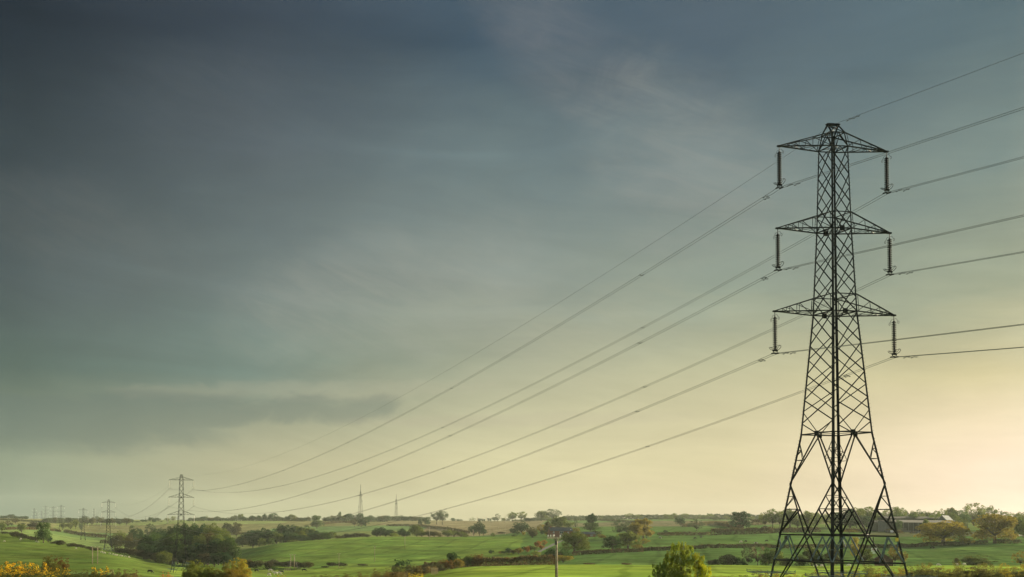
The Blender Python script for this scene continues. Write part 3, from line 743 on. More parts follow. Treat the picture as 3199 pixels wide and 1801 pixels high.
def tree_proto(kind, n, leaf, seed):
    rg = np.random.default_rng(seed); cen = []; rad = []
    def ell(K, ax, az, cz, r0, r1, shell=.6):
        for _ in range(K):
            d = rg.normal(size=3); d /= np.linalg.norm(d); q = shell+(1-shell)*rg.random()
            r = rg.uniform(r0, r1); cen.append((d[0]*(ax-r)*q, d[1]*(ax-r)*q, cz+d[2]*(az-r*.8)*q)); rad.append(r)
    thin = False; z0 = .2; r0 = .035
    if kind == 'round': ell(24, .5, .47, .52, .13, .21); cen.append((0, 0, .5)); rad.append(.3); z0 = .1
    elif kind == 'oak':
        ell(38, .5, .38, .6, .09, .15, .6); cen.append((0, 0, .55)); rad.append(.2); z0 = .27; r0 = .04
        for _ in range(22):
            a = rg.uniform(0, 6.28); q = rg.uniform(.22, .42); cen.append((q*math.cos(a), q*math.sin(a), rg.uniform(.16, .38))); rad.append(rg.uniform(.08, .12))
    elif kind == 'open': ell(52, .5, .40, .60, .06, .11, .6); z0 = .26; r0 = .026; thin = True
    elif kind == 'bare': ell(46, .5, .44, .54, .04, .08, .6); z0 = .2; r0 = .022; thin = True
    elif kind == 'tall':
        ell(14, .40, .26, .74, .12, .18); ell(18, .5, .30, .34, .14, .2); cen.append((0, 0, .5)); rad.append(.24); z0 = .12
    elif kind == 'bush': ell(18, .5, .5, .44, .15, .24); cen.append((0, 0, .3)); rad.append(.3); z0 = .1; r0 = .02
    elif kind == 'spray':    # upright twiggy bush with a ragged top
        for _ in range(26):
            a = rg.uniform(0, 6.28); q = rg.random()**.5*.44; h = rg.uniform(.5, .97)*(1-.18*(q/.5)**2)
            for t in (.35, .6, .8, 1): cen.append((q*math.cos(a)*(.6+.4*t), q*math.sin(a)*(.6+.4*t), h*t)); rad.append(.10*(1.25-t)+.03)
        z0 = .05; r0 = .012
    elif kind == 'shrub':    # dense bush of many small clumps, shoots standing out
        ell(90, .5, .47, .47, .05, .10, .45); cen.append((0, 0, .35)); rad.append(.26)
        for _ in range(26):
            a = rg.uniform(0, 6.28); q = rg.random()**.5*.4; cen.append((q*math.cos(a), q*math.sin(a), .8+rg.uniform(.02, .2)*(1-q))); rad.append(rg.uniform(.02, .04))
        z0 = .08; r0 = .015
    elif kind == 'young':    # upright sapling with feathery shoots
        for _ in range(80):
            a = rg.uniform(0, 6.28); h = rg.uniform(.12, .92); q = rg.random()**.55*.5*(1-.55*max(0, h-.35)/.65); cen.append((q*math.cos(a), q*math.sin(a), h)); rad.append(rg.uniform(.035, .075))
        for _ in range(22):
            a = rg.uniform(0, 6.28); q = rg.random()**.5*.28; b0 = .82+rg.uniform(0, .1)
            for t in range(3): cen.append((q*math.cos(a), q*math.sin(a), b0+.04*t)); rad.append(.03-.006*t)
        z0 = .12; r0 = .016
    elif kind == 'cone':
        for i in range(9):
            z = .1+.85*i/8; cen.append((rg.normal(0, .03), rg.normal(0, .03), z)); rad.append(.42*(1-z)+.05)
        z0 = .08; r0 = .02
    P, Nn = blobs(cen, rad, n, rg, .85, .35)
    P[:, 2] = np.maximum(P[:, 2], .0 if kind in ('bush', 'spray', 'shrub') else .05)
    mx = np.percentile(P[:, 2], 99.7); P[:, 2] *= 1/mx; h = np.percentile(np.hypot(P[:, 0], P[:, 1]), 98)/.5; P[:, :2] /= h
    cr = cards('crown', P, Nn, leaf, M['leaf_thin'] if thin or kind in ('spray', 'young') else M['leaf'], 1.5, .75, seed)
    m = MB(); sel = [i for i in range(len(cen)) if kind in ('open', 'bare', 'oak') or i % 3 == 0][:40]
    limbs(m, [(c[0]/h, c[1]/h, c[2]/mx) for c in (cen[i] for i in sel)], [rad[i] for i in sel], z0, r0, rg)
    return cr, m.mesh('trunk', M['bark'], True)
PROTO = {}
LOD = {0: (700, .085, 3), 1: (2600, .05, 3), 2: (9000, .028, 2), 3: (26000, .0165, 1)}
THIN = {'open': .7, 'bare': .45, 'oak': 1, 'spray': .8, 'young': .62}
def proto(kind, lod, i):
    n, lf, c = LOD[lod]; i %= c; k = (kind, lod, i)
    if k not in PROTO: PROTO[k] = tree_proto(kind, int(n*THIN.get(kind, 1)), lf*(.8 if kind in ('open', 'bare') else 1), 17*i+lod*101+sum(map(ord, kind)))
    return PROTO[k]
CNT = [0]
BASE = {0:{415:605,850:785,945:785,30:575,95:612,310:682,420:700,505:718,620:738,710:752,1060:812,1190:842,1400:866,1500:872,1610:884,1740:908,1860:942,640:520,150:500,300:420,450:425},400:{-150:790,-200:800,30:720,100:705,250:705,130:790,440:615,590:600,10:800,1940:600,2125:600,2400:855,2530:850,2250:860,2180:862,2390:858,2490:850,-10:1072,120:1092,280:1122,560:1165,720:1185,640:1180,820:1200},800:{1190:500,1930:470,2060:470,2150:466},1200:{700:436,810:438,860:436,1030:426,1140:426,2228:380,2505:362,1870:640,1760:640,1950:640,2300:612,2530:612,2100:1010,2450:1010,2350:1010,2280:1000},1600:{1970:932,2270:905,1220:985,1390:930,1550:545,1540:560,2100:640,2240:640,2420:715,2570:700,2640:690,2540:860,2440:905,900:540,700:655,1120:500,760:400,180:600,50:612,110:622,390:690,570:620,400:690,610:620,220:652,770:655,1250:600,1620:660,1720:642,1740:690,1800:690,495:900,625:862,290:980,575:920,125:1012,370:950,440:952,225:952,20:1012,470:1092},2000:{1980:512,800:463,1110:562,490:586,970:482,2450:512},2400:{-60:500,90:505,230:505,430:495,580:490,780:500,960:480,1130:470,1330:470,1380:480,1500:490,1620:490,1740:490,1930:480,2080:480,1600:500,1850:500,2260:460,2450:440,2350:450},2789:{990:833,2000:793,2440:650,2560:690,2380:645,1590:450,1850:430,1570:425,1740:450,1700:425,2080:400,2260:450,2420:470,2580:500,1450:400}}
def DB(u0, px, D, sc=6.278):
    b = BASE.get(u0, {}).get(px)
    return D if b is None else solveD(u0+px/sc, 1570+b/sc, D*.55, D*1.7)
def plant(u, D, vtop, wpx, kind, col, label, cat='tree', group=None, name=None, sink=.0, hmin=0, lod=None):
    """a tree or shrub whose foot stands on the ground at distance D, its top seen at vtop, wpx wide"""
    if 415 <= D <= 476 and u > 1900: D = 401+(D-430)*.2      # these stand just behind the near crest
    g = ground(u, D); h = at(u, vtop, D).z-g.z; wm = wpx/F*D
    if D > 450: wm *= 1.12; h *= 1.03
    h = max(h, hmin or .3*wm*.6); CNT[0] += 1
    px = max(wpx, h/D*F)
    if lod is None: lod = 0 if px < 34 else (1 if px < 75 else (2 if px < 180 else 3))
    cr, tr = proto(kind, lod, CNT[0])
    name = name or {'bush': 'shrub', 'spray': 'shrub', 'shrub': 'shrub'}.get(kind, 'tree')
    if px < 14:
        c = link(name, cr, None, g); r = c; tag(c, label, cat, group)
    else:
        r = thing(name, label, cat, g, 0, group); c = link('crown', cr, r); 
        if kind not in ('bush', 'shrub'): link('trunk', tr, r)
    r.rotation_euler.z = random.uniform(0, 6.28); r.scale = (wm, wm, h); 
    j = random.uniform(.85, 1.15); q = random.uniform(.93, 1.07)
    c.color = (col[0]*j*q, col[1]*j, col[2]*j/q, 1)
    return r
DK = (.026, .052, .020); GN = (.048, .082, .022); OL = (.098, .122, .028); BR = (.070, .068, .028); BB = (.050, .048, .026)
YL = (.22, .19, .03); OY = (.155, .125, .028); OR = (.22, .10, .03); LG = (.17, .20, .035); GY = (.062, .080, .040); TW = (.13, .105, .06)
ORD = ['first', 'second', 'third', 'fourth', 'fifth', 'sixth', 'seventh', 'eighth', 'ninth', 'tenth', 'eleventh', 'twelfth', 'thirteenth', 'fourteenth', 'fifteenth', 'sixteenth', 'seventeenth', 'eighteenth', 'nineteenth', 'twentieth']
def rowof(u0, sc, D, items, where, group, cat='tree', kinds=None):
    """a run of trees read left to right: (px, top px, width px, colour, kind[, D])"""
    items = sorted(items, key=lambda t: t[0])
    tot = len(items)
    for i, it in enumerate(items):
        px, top, wd, col, kind = it[:5]; d = DB(u0, px, it[5] if len(it) > 5 else D) if px in BASE.get(u0, {}) and D < 1600 and 'wood' not in group[-10:] else (it[5] if len(it) > 5 else D+random.uniform(-.02, .02)*D)
        sz = 'tall' if kind in ('tall',) else {'open': 'airy', 'bare': 'thinly leaved', 'cone': 'pointed', 'bush': 'rounded', 'oak': 'spreading', 'spray': 'ragged', 'round': 'round'}[kind]
        cn = {DK: 'dark green', GN: 'green', OL: 'olive green', BR: 'brownish', BB: 'dark brown', YL: 'yellow', OY: 'orange yellow', OR: 'orange', LG: 'light green', GY: 'grey green', TW: 'tawny'}.get(col, 'green')
        pos = f'{ORD[i]} from the left' if tot <= 20 and i < 20 else f'number {i+1} from the left'
        lab = f'{sz} {cn} {"shrub" if kind in ("bush", "spray") and cat != "tree" else "tree"}, {pos} {where}'
        if len(lab.split()) > 16: lab = lab[len(sz)+1:]
        if len(lab.split()) > 16: lab = lab.replace('from the left', 'from left').replace(' of the ', ' of ')
        plant(u0+px/sc, d, 1570+top/sc, wd/sc*(1.2 if d > 1600 else (1.3 if 'left hill' in group else 1.1)), kind, col, lab, cat, group)
K = 6.278
# --- skyline and far rows
rowof(0, K, 2450, [(15,265,60,DK,'round'),(80,255,100,DK,'round'),(210,225,120,GY,'round'),(290,258,60,DK,'bush'),(350,272,60,DK,'bush'),(415,265,60,DK,'bush'),(500,258,90,DK,'bush')], 'on the far left skyline', 'trees on the far left skyline')
rowof(0, K, 1950, [(955,308,90,GY,'bush'),(1070,285,90,BR,'open'),(1345,290,110,GY,'round'),(1470,325,110,OL,'round'),(1590,300,110,GY,'open'),(1660,262,150,GY,'open'),(1710,300,70,BR,'round'),(1800,293,110,BR,'round'),(1895,265,100,GY,'open'),(1990,288,130,BR,'open'),(2100,318,80,GY,'bush'),(2200,300,110,BR,'open'),(2350,320,130,GY,'round'),(2480,300,130,BR,'round')], 'behind the third and fourth pylons', 'trees behind the third and fourth pylons')
rowof(0, K, 1720, [(1240,400,120,OL,'round'),(1380,378,130,OL,'round'),(1480,345,110,OL,'round'),(1580,405,80,GY,'bush')], 'in the clump left of the fourth pylon', 'low clump left of the fourth pylon')
rowof(400, K, 2150, [(40,322,140,GY,'round'),(180,360,110,GY,'bush'),(290,328,90,DK,'round'),(355,322,60,GY,'round'),(430,283,90,DK,'round'),(490,280,44,DK,'cone'),(522,300,50,DK,'cone'),(582,293,96,GY,'round'),(650,350,60,GY,'bush'),(765,292,84,OL,'round'),(880,268,100,OL,'open'),(1185,328,90,DK,'bush'),(1285,335,80,GY,'bush')], 'on the skyline beside the second pylon', 'skyline trees around the second pylon')
rowof(400, K, 2150, [(1385,288,100,GY,'round'),(1468,268,130,DK,'round'),(1540,255,44,OL,'open'),(1605,290,100,BR,'round'),(1745,268,140,GY,'round'),(1885,300,100,BR,'bush'),(1950,282,50,GY,'bare'),(2030,288,100,GY,'round'),(2085,243,110,GY,'round'),(2205,222,100,OL,'round'),(2255,270,120,DK,'round'),(2330,288,60,GY,'round'),(2420,253,110,DK,'round'),(2510,268,50,GY,'round'),(2560,248,60,DK,'round')], 'in the dense row right of the second pylon', 'dense skyline row right of the second pylon')
rowof(800, K, 2150, [(60,248,70,GY,'round'),(160,220,90,DK,'round'),(285,218,110,DK,'oak'),(365,203,110,DK,'open'),(450,265,130,GY,'round'),(530,290,60,GY,'bush'),(620,263,100,DK,'round'),(705,228,130,OL,'round'),(790,283,90,BR,'bush'),(880,290,80,GY,'bush'),(980,290,80,GY,'bush'),(1030,268,70,BR,'round'),(1120,300,110,GY,'bush')], 'on the skyline left of the parkland tree', 'skyline row left of the masts')
rowof(800, K, 2150, [(1350,300,110,GY,'bush'),(1410,268,110,GY,'round'),(1500,253,110,BR,'round'),(1590,238,90,GY,'open'),(1640,183,62,DK,'tall'),(1690,250,110,OL,'round'),(1810,210,150,DK,'round'),(1940,233,90,DK,'open'),(2030,208,130,DK,'round'),(2240,248,170,GY,'round'),(2400,260,110,GY,'bush'),(2475,252,110,BR,'round'),(2560,248,110,GY,'round')], 'on the skyline around the taller mast', 'skyline trees around the taller mast')
rowof(1200, K, 2300, [(60,248,130,GY,'round'),(160,262,90,BR,'round'),(240,262,80,DK,'bush'),(345,248,130,DK,'round'),(430,268,90,GY,'bush'),(520,262,110,GY,'open'),(600,262,120,BR,'round'),(690,300,120,GY,'bush'),(1350,300,90,DK,'bush'),(1440,318,56,GY,'bush'),(1505,322,56,GY,'bush')], 'on the skyline by the slimmer mast', 'skyline row by the slimmer mast')
rowof(1200, K, 2200, [(1690,303,44,GY,'bare'),(1725,288,50,OL,'bare'),(1768,303,55,GY,'bare'),(1885,308,90,GY,'bush'),(1950,318,60,DK,'bush'),(2060,303,70,DK,'bush'),(2170,280,100,GY,'round'),(2345,298,90,OL,'bush'),(2425,328,60,GY,'bush'),(2460,285,100,GY,'open')], 'among the tiny skyline poles', 'small trees among the skyline poles')
rowof(1600, K, 2050, [(10,190,120,OL,'open'),(180,178,180,OL,'open'),(285,293,100,GY,'bush'),(350,313,70,GY,'bush'),(430,318,90,GY,'bush'),(575,165,200,OL,'oak'),(710,213,160,OL,'open'),(800,128,240,GY,'open')], 'on the skyline above the orchard', 'skyline trees above the orchard')
rowof(1600, K, 2050, [(1110,233,90,GY,'bare'),(1110,285,130,GY,'bush'),(1240,278,90,GY,'bush'),(1340,286,90,GY,'bush'),(1420,288,70,GY,'bush'),(1745,248,60,OL,'bare'),(1830,273,90,GY,'bush'),(1895,263,140,GY,'bush'),(1975,290,90,GY,'bush'),(2050,283,90,GY,'bush'),(2130,293,90,GY,'bush'),(2300,210,120,OL,'open'),(2440,233,150,OL,'round'),(2550,283,80,GY,'bush')], 'on the skyline above the brick house', 'skyline row above the brick house')
rowof(2000, K, 1950, [(60,283,110,GY,'bush'),(180,285,130,GY,'bush'),(300,278,90,GY,'bush'),(380,275,90,OL,'bush'),(440,285,70,GY,'bush'),(530,228,120,OL,'oak'),(600,255,120,OL,'bush'),(685,208,130,OL,'open'),(760,262,90,GY,'bush'),(875,213,130,OL,'open'),(960,262,80,GY,'bare'),(1040,285,110,GY,'bush'),(1120,248,80,OL,'bare'),(1195,248,90,OL,'open'),(1260,275,70,GY,'bush'),(1350,228,140,OL,'open')], 'on the skyline above the bright young tree', 'skyline row above the bright young tree')
rowof(2000, K, 1850, [(1430,272,90,GY,'bush'),(1510,270,150,GY,'bush'),(1600,285,90,GY,'bush'),(1695,255,120,OL,'open'),(1770,270,100,GY,'bush'),(2180,268,110,OL,'bush'),(2270,275,130,GY,'bush'),(2380,262,120,GY,'bush')], 'on the skyline beside the lone oak', 'skyline row beside the lone oak')
# --- middle distance, left
rowof(0, K, 1500, [(150,348,100,BR,'open',1480),(300,308,130,BR,'open',1750),(215,395,80,GY,'bush'),(640,378,210,BB,'round',1350),(450,395,80,GY,'bush')], 'scattered on the far left slope', 'scattered trees on the far left slope')
for a in ((30,370,170,OL,'round',820,'olive tree cut off by the left edge of the photo'),(415,410,190,OL,'round',800,'olive tree rising from the hedge near the left edge'),(850,400,310,GN,'tall',730,'large green tree in the hedge on top of the left grass hill'),(945,640,170,DK,'round',722,'dark lower tree leaning on the large hedge tree of the left hill')):
    plant(a[0]/K, DB(0, a[0], a[5]), 1570+a[1]/K, a[2]/K, a[4], a[3], a[6], 'tree')
rowof(0, K, 800, [(95,568,150,BB,'bush',815),(310,565,190,BB,'bush',805),(420,598,170,BB,'bush',790),(505,636,140,BB,'bush',775),(620,660,150,BB,'bush',765),(710,672,150,BB,'bush',750),(1060,760,130,BB,'bush',725),(1190,735,180,BB,'bush',712),(1400,790,170,BB,'bush',690),(1500,805,190,BB,'bush',683),(1610,832,130,BB,'bush',678),(1740,858,140,BB,'bush',665),(1860,880,190,BB,'bush',655)], 'in the left hill hedge', 'dark hedge shrubs along the left hill', 'shrub')
rowof(400, K, 1000, [(-150,560,260,OL,'round',1130),(-200,650,360,BR,'bush',980),(30,605,120,BR,'bush',985),(100,463,240,DK,'round',1050),(250,530,120,DK,'round',1060),(130,690,230,BR,'bush',960),(250,700,170,BR,'bush',950),(440,423,230,GY,'open',1250),(590,490,170,GY,'open',1240),(10,650,150,BR,'bush',950)], 'in the group left of the dark wood', 'trees left of the dark wood')
rowof(400, K, 640, [(-150,885,250,BB,'bush',665),(-10,890,260,BB,'bush',660),(120,905,240,BB,'bush',650),(280,930,260,BB,'bush',640),(440,970,250,BB,'bush',625),(560,985,240,BR,'bush',605),(720,955,290,OL,'bush',585),(640,1040,220,BB,'bush',590),(820,1060,230,BB,'bush',590)], 'at the foot of the dark wood', 'brown shrubs at the foot of the dark wood', 'shrub')
WD = [(350,660,260,DK,'round',690),(300,780,240,DK,'round',665),(470,600,300,GN,'round',720),(620,545,300,DK,'round',740),(770,510,240,GN,'round',750),(900,462,260,DK,'round',750),(1070,448,280,DK,'round',760),(1250,440,300,GN,'round',770),(1440,450,280,DK,'round',765),(1640,432,320,OL,'round',750),(1800,500,280,OL,'round',730),(1900,580,260,OL,'round',715),(1960,680,240,GN,'round',695),
 (560,720,340,DK,'round',680),(760,650,320,GN,'round',690),(980,620,360,GN,'round',690),(1230,660,330,DK,'round',680),(1380,640,260,OL,'round',670)]
rowof(400, K, 700, WD, 'among the upper crowns of the dark wood', 'upper crowns of the dark wood')
WD2 = [(1580,600,320,OY if 0 else BR,'round',680),(1760,640,280,OL,'round',675),(450,850,300,DK,'round',640),(680,860,330,DK,'round',635),(900,830,340,DK,'round',632),(1120,830,320,GN,'round',628),(1330,800,330,DK,'round',625),(1560,800,320,DK,'round',625),(1780,720,330,DK,'round',625),(1960,710,350,GN,'oak',615),(2060,820,260,GN,'round',612),(1300,1000,300,DK,'round',600),(1500,1000,320,BB,'round',600),(1700,1010,320,DK,'round',600),(1880,980,300,DK,'round',600),(1080,1020,300,DK,'round',600)]
rowof(400, K, 640, WD2, 'among the lower crowns of the dark wood', 'lower crowns of the dark wood')
rowof(400, K, 1500, [(1940,402,200,BR,'round',1480),(2125,395,190,BR,'round',1480)], 'of the pair right of the dark wood', 'pair of trees right of the dark wood')
rowof(400, K, 950, [(2400,553,330,DK,'round',1080),(2530,565,260,DK,'round',1060),(2250,660,320,OL,'round',930),(2180,700,240,GN,'bush',910),(2390,728,190,OL,'bush',905),(2490,690,180,DK,'round',950)], 'in the patch left of the green dome', 'woodland patch left of the green dome field')
# --- woodland behind the green dome
rowof(800, K, 1080, [(-60,560,260,DK,'round'),(60,545,230,DK,'round'),(170,508,210,DK,'round'),(330,520,210,DK,'round'),(470,433,210,DK,'round',1150),(590,450,200,DK,'round',1150),(720,452,250,DK,'round',1150),(860,480,210,OL,'round',1130),(965,453,240,DK,'round',1130),(1060,500,200,OL,'round',1110),(600,560,260,DK,'round'),(1110,540,210,DK,'round')], 'in the back row behind the green dome', 'back row of the dome wood')
rowof(800, K, 985, [(120,600,240,DK,'round'),(250,590,240,DK,'round'),(400,580,260,OL,'round',970),(560,600,230,DK,'round'),(740,590,230,GN,'round'),(910,555,190,OL,'round'),(900,640,300,DK,'round',960),(1130,590,240,DK,'round'),(1310,573,260,GN,'round'),(1450,568,180,OL,'round'),(1400,650,200,GN,'round',960),(1600,640,170,BR,'bush'),(60,650,200,DK,'round',975),(1010,600,220,DK,'round'),(1230,620,200,DK,'round')], 'in the front row behind the green dome', 'front row of the dome wood')
rowof(800, K, 940, [(110,700,160,OL,'bush',925),(300,700,150,GN,'bush',925),(660,730,120,OL,'bush',925),(760,725,150,OL,'bush',920),(1820,612,200,BB,'bush'),(1730,640,150,BB,'bush'),(1980,590,190,BB,'bush'),(2090,600,180,BB,'bush'),(2170,620,130,BB,'bush'),(2370,500,200,DK,'round',960),(2430,485,180,DK,'round',970),(2540,520,230,DK,'round',960)], 'along the left crest of the green dome', 'low growth along the dome crest')
rowof(1200, K, 960, [(140,540,150,BR,'round'),(195,600,160,LG,'bush',920),(350,507,150,DK,'round',990),(390,545,240,DK,'round'),(640,438,270,OL,'round',1000),(740,560,230,OL,'round',950),(880,545,130,BR,'round'),(980,560,230,BR,'round'),(1080,600,110,BR,'bush'),(1250,530,200,OL,'round'),(1370,545,170,OL,'round'),(1510,568,160,OL,'round'),(1590,600,110,OL,'bush')], 'along the level crest of the green dome', 'row along the dome crest')
for a in ((800,1190,252,240,GN,'tall',1400,'big rounded parkland tree standing alone above the wood'),(800,1930,328,160,BR,'open',1500,'brown thin tree left of the dark tree below the taller mast'),(800,2060,320,180,DK,'oak',1480,'dark tree in the field just below the taller mast'),(800,2150,285,180,DK,'open',1480,'dark see-through tree right of the one below the taller mast'),
          (1200,700,285,80,DK,'cone',1600,'dark pointed conifer left of the big see-through tree'),(1200,810,295,130,DK,'round',1600,'rounded dark tree beside the pointed conifer'),(1200,860,350,90,DK,'bush',1590,'low dark tree right of the rounded one by the conifer'),
          (1200,1030,165,230,GY,'open',1650,'left half of the big see-through tree on the hillside'),(1200,1140,158,220,GY,'open',1640,'right half of the big see-through tree on the hillside'),
          (1200,2228,218,110,GY,'bare',1900,'nearly bare tree with upright branches on the skyline'),(1200,2505,190,170,OL,'open',1950,'airy skyline tree right of the nearly bare one'),
          (1200,1870,378,210,DK,'round',1130,'large dark round tree behind the level crest of the dome'),(1200,1760,460,190,DK,'round',1110,'darker left shoulder of the large round tree'),(1200,1950,500,130,DK,'round',1110,'right shoulder of the large round tree'),
          (1200,2135,590,90,OL,'bush',960,'small yellowish shrub on the crest right of the large round tree'),(1200,2300,572,170,BB,'bush',1130,'low dark shrub right of the small yellowish one'),(1200,2530,500,140,DK,'round',1100,'dark tree left of the orchard'),(1200,2550,620,110,GN,'bush',930,'green shrub left of the orchard')):
    plant(a[0]+a[1]/K, DB(a[0], a[1], a[6]), 1570+a[2]/K, a[3]/K, a[5], a[4], a[7], 'tree')
# --- around the brick house and orchard (x from 1600)
for a in ((900,275,330,OL,'round',1050,'broad green tree behind the left end of the brick house'),(700,375,160,BR,'round',1000,'brown tree left of the one behind the house'),(1120,365,210,OL,'round',1000,'olive tree behind the right end of the house roof'),(1240,330,90,GY,'bare',1100,'slender bare tree right of the house roof'),(760,300,140,OL,'open',1120,'airy tree behind the brown one by the house'),
          (180,370,280,DK,'round',950,'dark round tree left of the house garden'),(50,540,120,DK,'bush',940,'dark shrub at the foot of the dark round tree'),(110,560,100,GN,'bush',925,'green shrub under the dark round tree'),(390,480,210,BR,'round',900,'russet tree left of the yellow garden tree'),(570,430,170,OY,'open',930,'yellow tinted tree in the garden left of the house'),(400,560,170,BR,'round',880,'brown garden tree with a visible trunk'),(610,540,110,DK,'bush',900,'dark shrub beside the garden lawn'),
          (220,568,76,YL,'round',895,'small bright yellow tree left of the garden'),(700,560,130,YL,'round',870,'small yellow tree at the left wall of the house'),(770,570,110,OL,'round',868,'small olive tree against the left wall of the house'),
          (1550,222,220,DK,'oak',1000,'tall dark tree behind the low wing of the house'),(1540,400,300,GN,'tall',980,'wide lower tree in front of the tall dark one'),(2100,338,300,GY,'bare',960,'wide thinly leaved tree above the two dark green ones'),(2240,400,220,GY,'open',950,'airy tree right of the thinly leaved one'),
          (1250,490,150,OY,'bush',900,'tawny shrub at the right end of the house roof'),(1620,548,180,BB,'bush',885,'rust brown shrub behind the low wing'),(1720,545,90,BB,'bare',890,'bare shrub right of the low wing'),(1740,620,140,OY,'bush',870,'yellow brown shrub right of the low wing'),(1800,640,90,OY,'bush',865,'smaller yellow brown shrub right of the low wing'),
          (1220,580,480,OL,'oak',620,'big olive tree in front of the brick house'),(1390,720,230,OL,'oak',615,'right lower limb crown of the big olive tree'),(1970,660,360,GN,'oak',690,'dark green tree, left of the touching pair'),(2270,575,420,OL,'oak',720,'taller olive tree, right of the touching pair'),
          (2420,395,280,OY,'oak',860,'autumn orange brown tree, left of the tall autumn group'),(2570,320,330,OY,'oak',850,'tallest autumn orange tree of the group'),(2640,540,260,OY,'open',840,'orange tree at the right side of the autumn group'),(2540,700,260,OY,'open',760,'lower yellow brown tree below the autumn group'),(2440,820,200,OY,'bush',735,'yellow brown shrub trailing down from the autumn group'),
          (495,750,130,OR,'round',730,'bright orange young tree, highest in the orchard'),(625,732,110,OR,'open',745,'faded orange young tree in the orchard'),(290,850,120,OR,'round',690,'orange red young tree low on the left of the orchard'),(575,828,100,OR,'round',700,'small orange tree below the bright one'),(125,885,160,OY,'round',655,'ochre tree at the left end of the orchard'),(370,838,110,BR,'round',705,'brown young tree in the orchard'),(440,850,110,OL,'round',700,'olive young tree in the orchard'),(700,805,120,GN,'round',700,'green young tree in the orchard'),(225,855,80,DK,'round',680,'dark small tree in the orchard'),(20,925,110,BR,'round',650,'brown shrub at the left edge of the orchard'),(470,950,160,LG,'open',600,'pale yellow green tree in front of the orchard'),(760,690,110,OY,'round',800,'ochre tree left of the pole top'),(940,690,110,OL,'round',800,'green shrub right of the pole top'),
          (800,890,300,GN,'round',520,'green tree behind the wooden pole, left side'),(960,885,280,GN,'open',515,'green tree behind the wooden pole, right side'),(1110,1000,170,GN,'open',505,'thin green tree right of the wooden pole'),(1000,1035,320,YL,'round',480,'yellow ochre shrub right of the wooden pole'),(700,1000,260,GN,'round',495,'low green shrub left of the wooden pole'),
          (1500,1178,240,TW,'bush',372,'low tawny tuft on the crest, left one'),(2230,1178,230,TW,'bush',372,'low tawny tuft on the crest, right one')):
    plant(1600+a[0]/K, DB(1600, a[0], a[5]), 1570+a[1]/K, a[2]/K, a[4], a[3], a[6], 'shrub' if a[4] == 'bush' else 'tree', hmin=.3)
for a in ((2100,925,100,DK,'round',620,'small dark tree right of the dome stripes'),(2450,890,130,DK,'round',640,'small dark tree beside the orange shrubs'),(2350,940,120,GN,'round',625,'small green tree beside the dark one'),(2280,950,90,OY,'bush',630,'orange shrub at the right end of the dome'),(2450,985,120,LG,'bush',590,'light green shrub before the orchard'),(2545,935,80,OR,'bush',650,'orange red shrub at the orchard edge')):
    plant(1200+a[0]/K, DB(1200, a[0], a[5]), 1570+a[1]/K, a[2]/K, a[4], a[3], a[6], 'shrub' if a[4] == 'bush' else 'tree')
# --- right side
for a in ((1980,182,350,DK,'oak',1100,'lone dark oak on the slope left of the near pylon'),(800,298,210,DK,'round',1250,'rounded dark tree below the skyline, left of the lone oak'),(1110,322,270,GY,'bare',1080,'thinly leaved tree between the rounded one and the lone oak'),(490,535,80,DK,'bush',1000,'small dark shrub in the field right of the autumn trees'),(970,428,150,BB,'bush',1230,'low brown shrub beside the thinly leaved tree'),(2450,455,110,BB,'bush',1050,'small brown shrub by the hedge left of the near pylon'),
          (1700,1010,330,BB,'bush',430,'brown rounded shrub on the near crest'),(1440,1100,260,BB,'bush',425,'low brown shrub left of the rounded brown one'),(1890,1060,200,GN,'bush',430,'green shrub right of the rounded brown one'),(2110,838,270,GY,'bare',450,'open leafed tree on the near crest, left one'),(2300,850,290,TW,'bare',450,'open reddish tree on the near crest, right one'),(2520,915,240,GN,'round',440,'green tree left of the near pylon foot'),(2000,1110,180,GN,'bush',432,'low green shrub between the crest trees'),(2420,1100,160,OL,'bush',430,'low olive shrub by the near pylon foot')):
    plant(2000+a[0]/K, DB(2000, a[0], a[5]), 1570+a[1]/K, a[2]/K, a[4], a[3], a[6], 'shrub' if a[4] == 'bush' else 'tree')
rowof(2400, K, 1180, [(-60,210,200,OL,'open'),(90,130,280,OL,'open'),(230,180,170,OL,'open'),(430,130,260,OL,'oak'),(580,260,200,GY,'round'),(780,168,230,OL,'oak'),(960,190,140,OL,'round'),(1130,215,200,OL,'open'),(1330,190,200,GY,'open'),(1380,300,260,OL,'round')], 'behind the left legs of the near pylon', 'open trees behind the left pylon legs')
rowof(2400, K, 1060, [(1500,160,300,DK,'round'),(1620,130,220,GN,'round'),(1740,105,220,OL,'round'),(1930,95,300,OL,'round'),(2080,150,220,GN,'round'),(1600,300,300,DK,'round',1000),(1850,260,300,DK,'round',1000),(2080,330,280,GN,'round',990),(2260,180,240,OL,'open'),(2450,92,260,OL,'open'),(2350,260,220,DK,'round',1000)], 'in the wood behind the right pylon legs', 'dense wood behind the right pylon legs')
rowof(2789, K, 1060, [(60,92,160,OL,'open'),(170,110,150,OL,'open'),(300,148,170,GY,'open'),(410,172,140,OL,'round'),(545,142,180,GN,'round'),(690,190,160,OL,'round'),(840,168,150,OL,'round'),(980,130,170,OL,'open'),(1150,113,210,OL,'oak'),(1300,158,180,GN,'round'),(1430,190,160,GN,'round'),(130,210,220,GN,'round',1000),(330,230,220,GN,'round',1000),(540,235,240,OL,'round',1000),(760,250,230,GN,'round',1000),(1180,205,220,OL,'round',1000),(960,230,200,GN,'round',1000)], 'in the wood above the farm', 'wood above the farm')
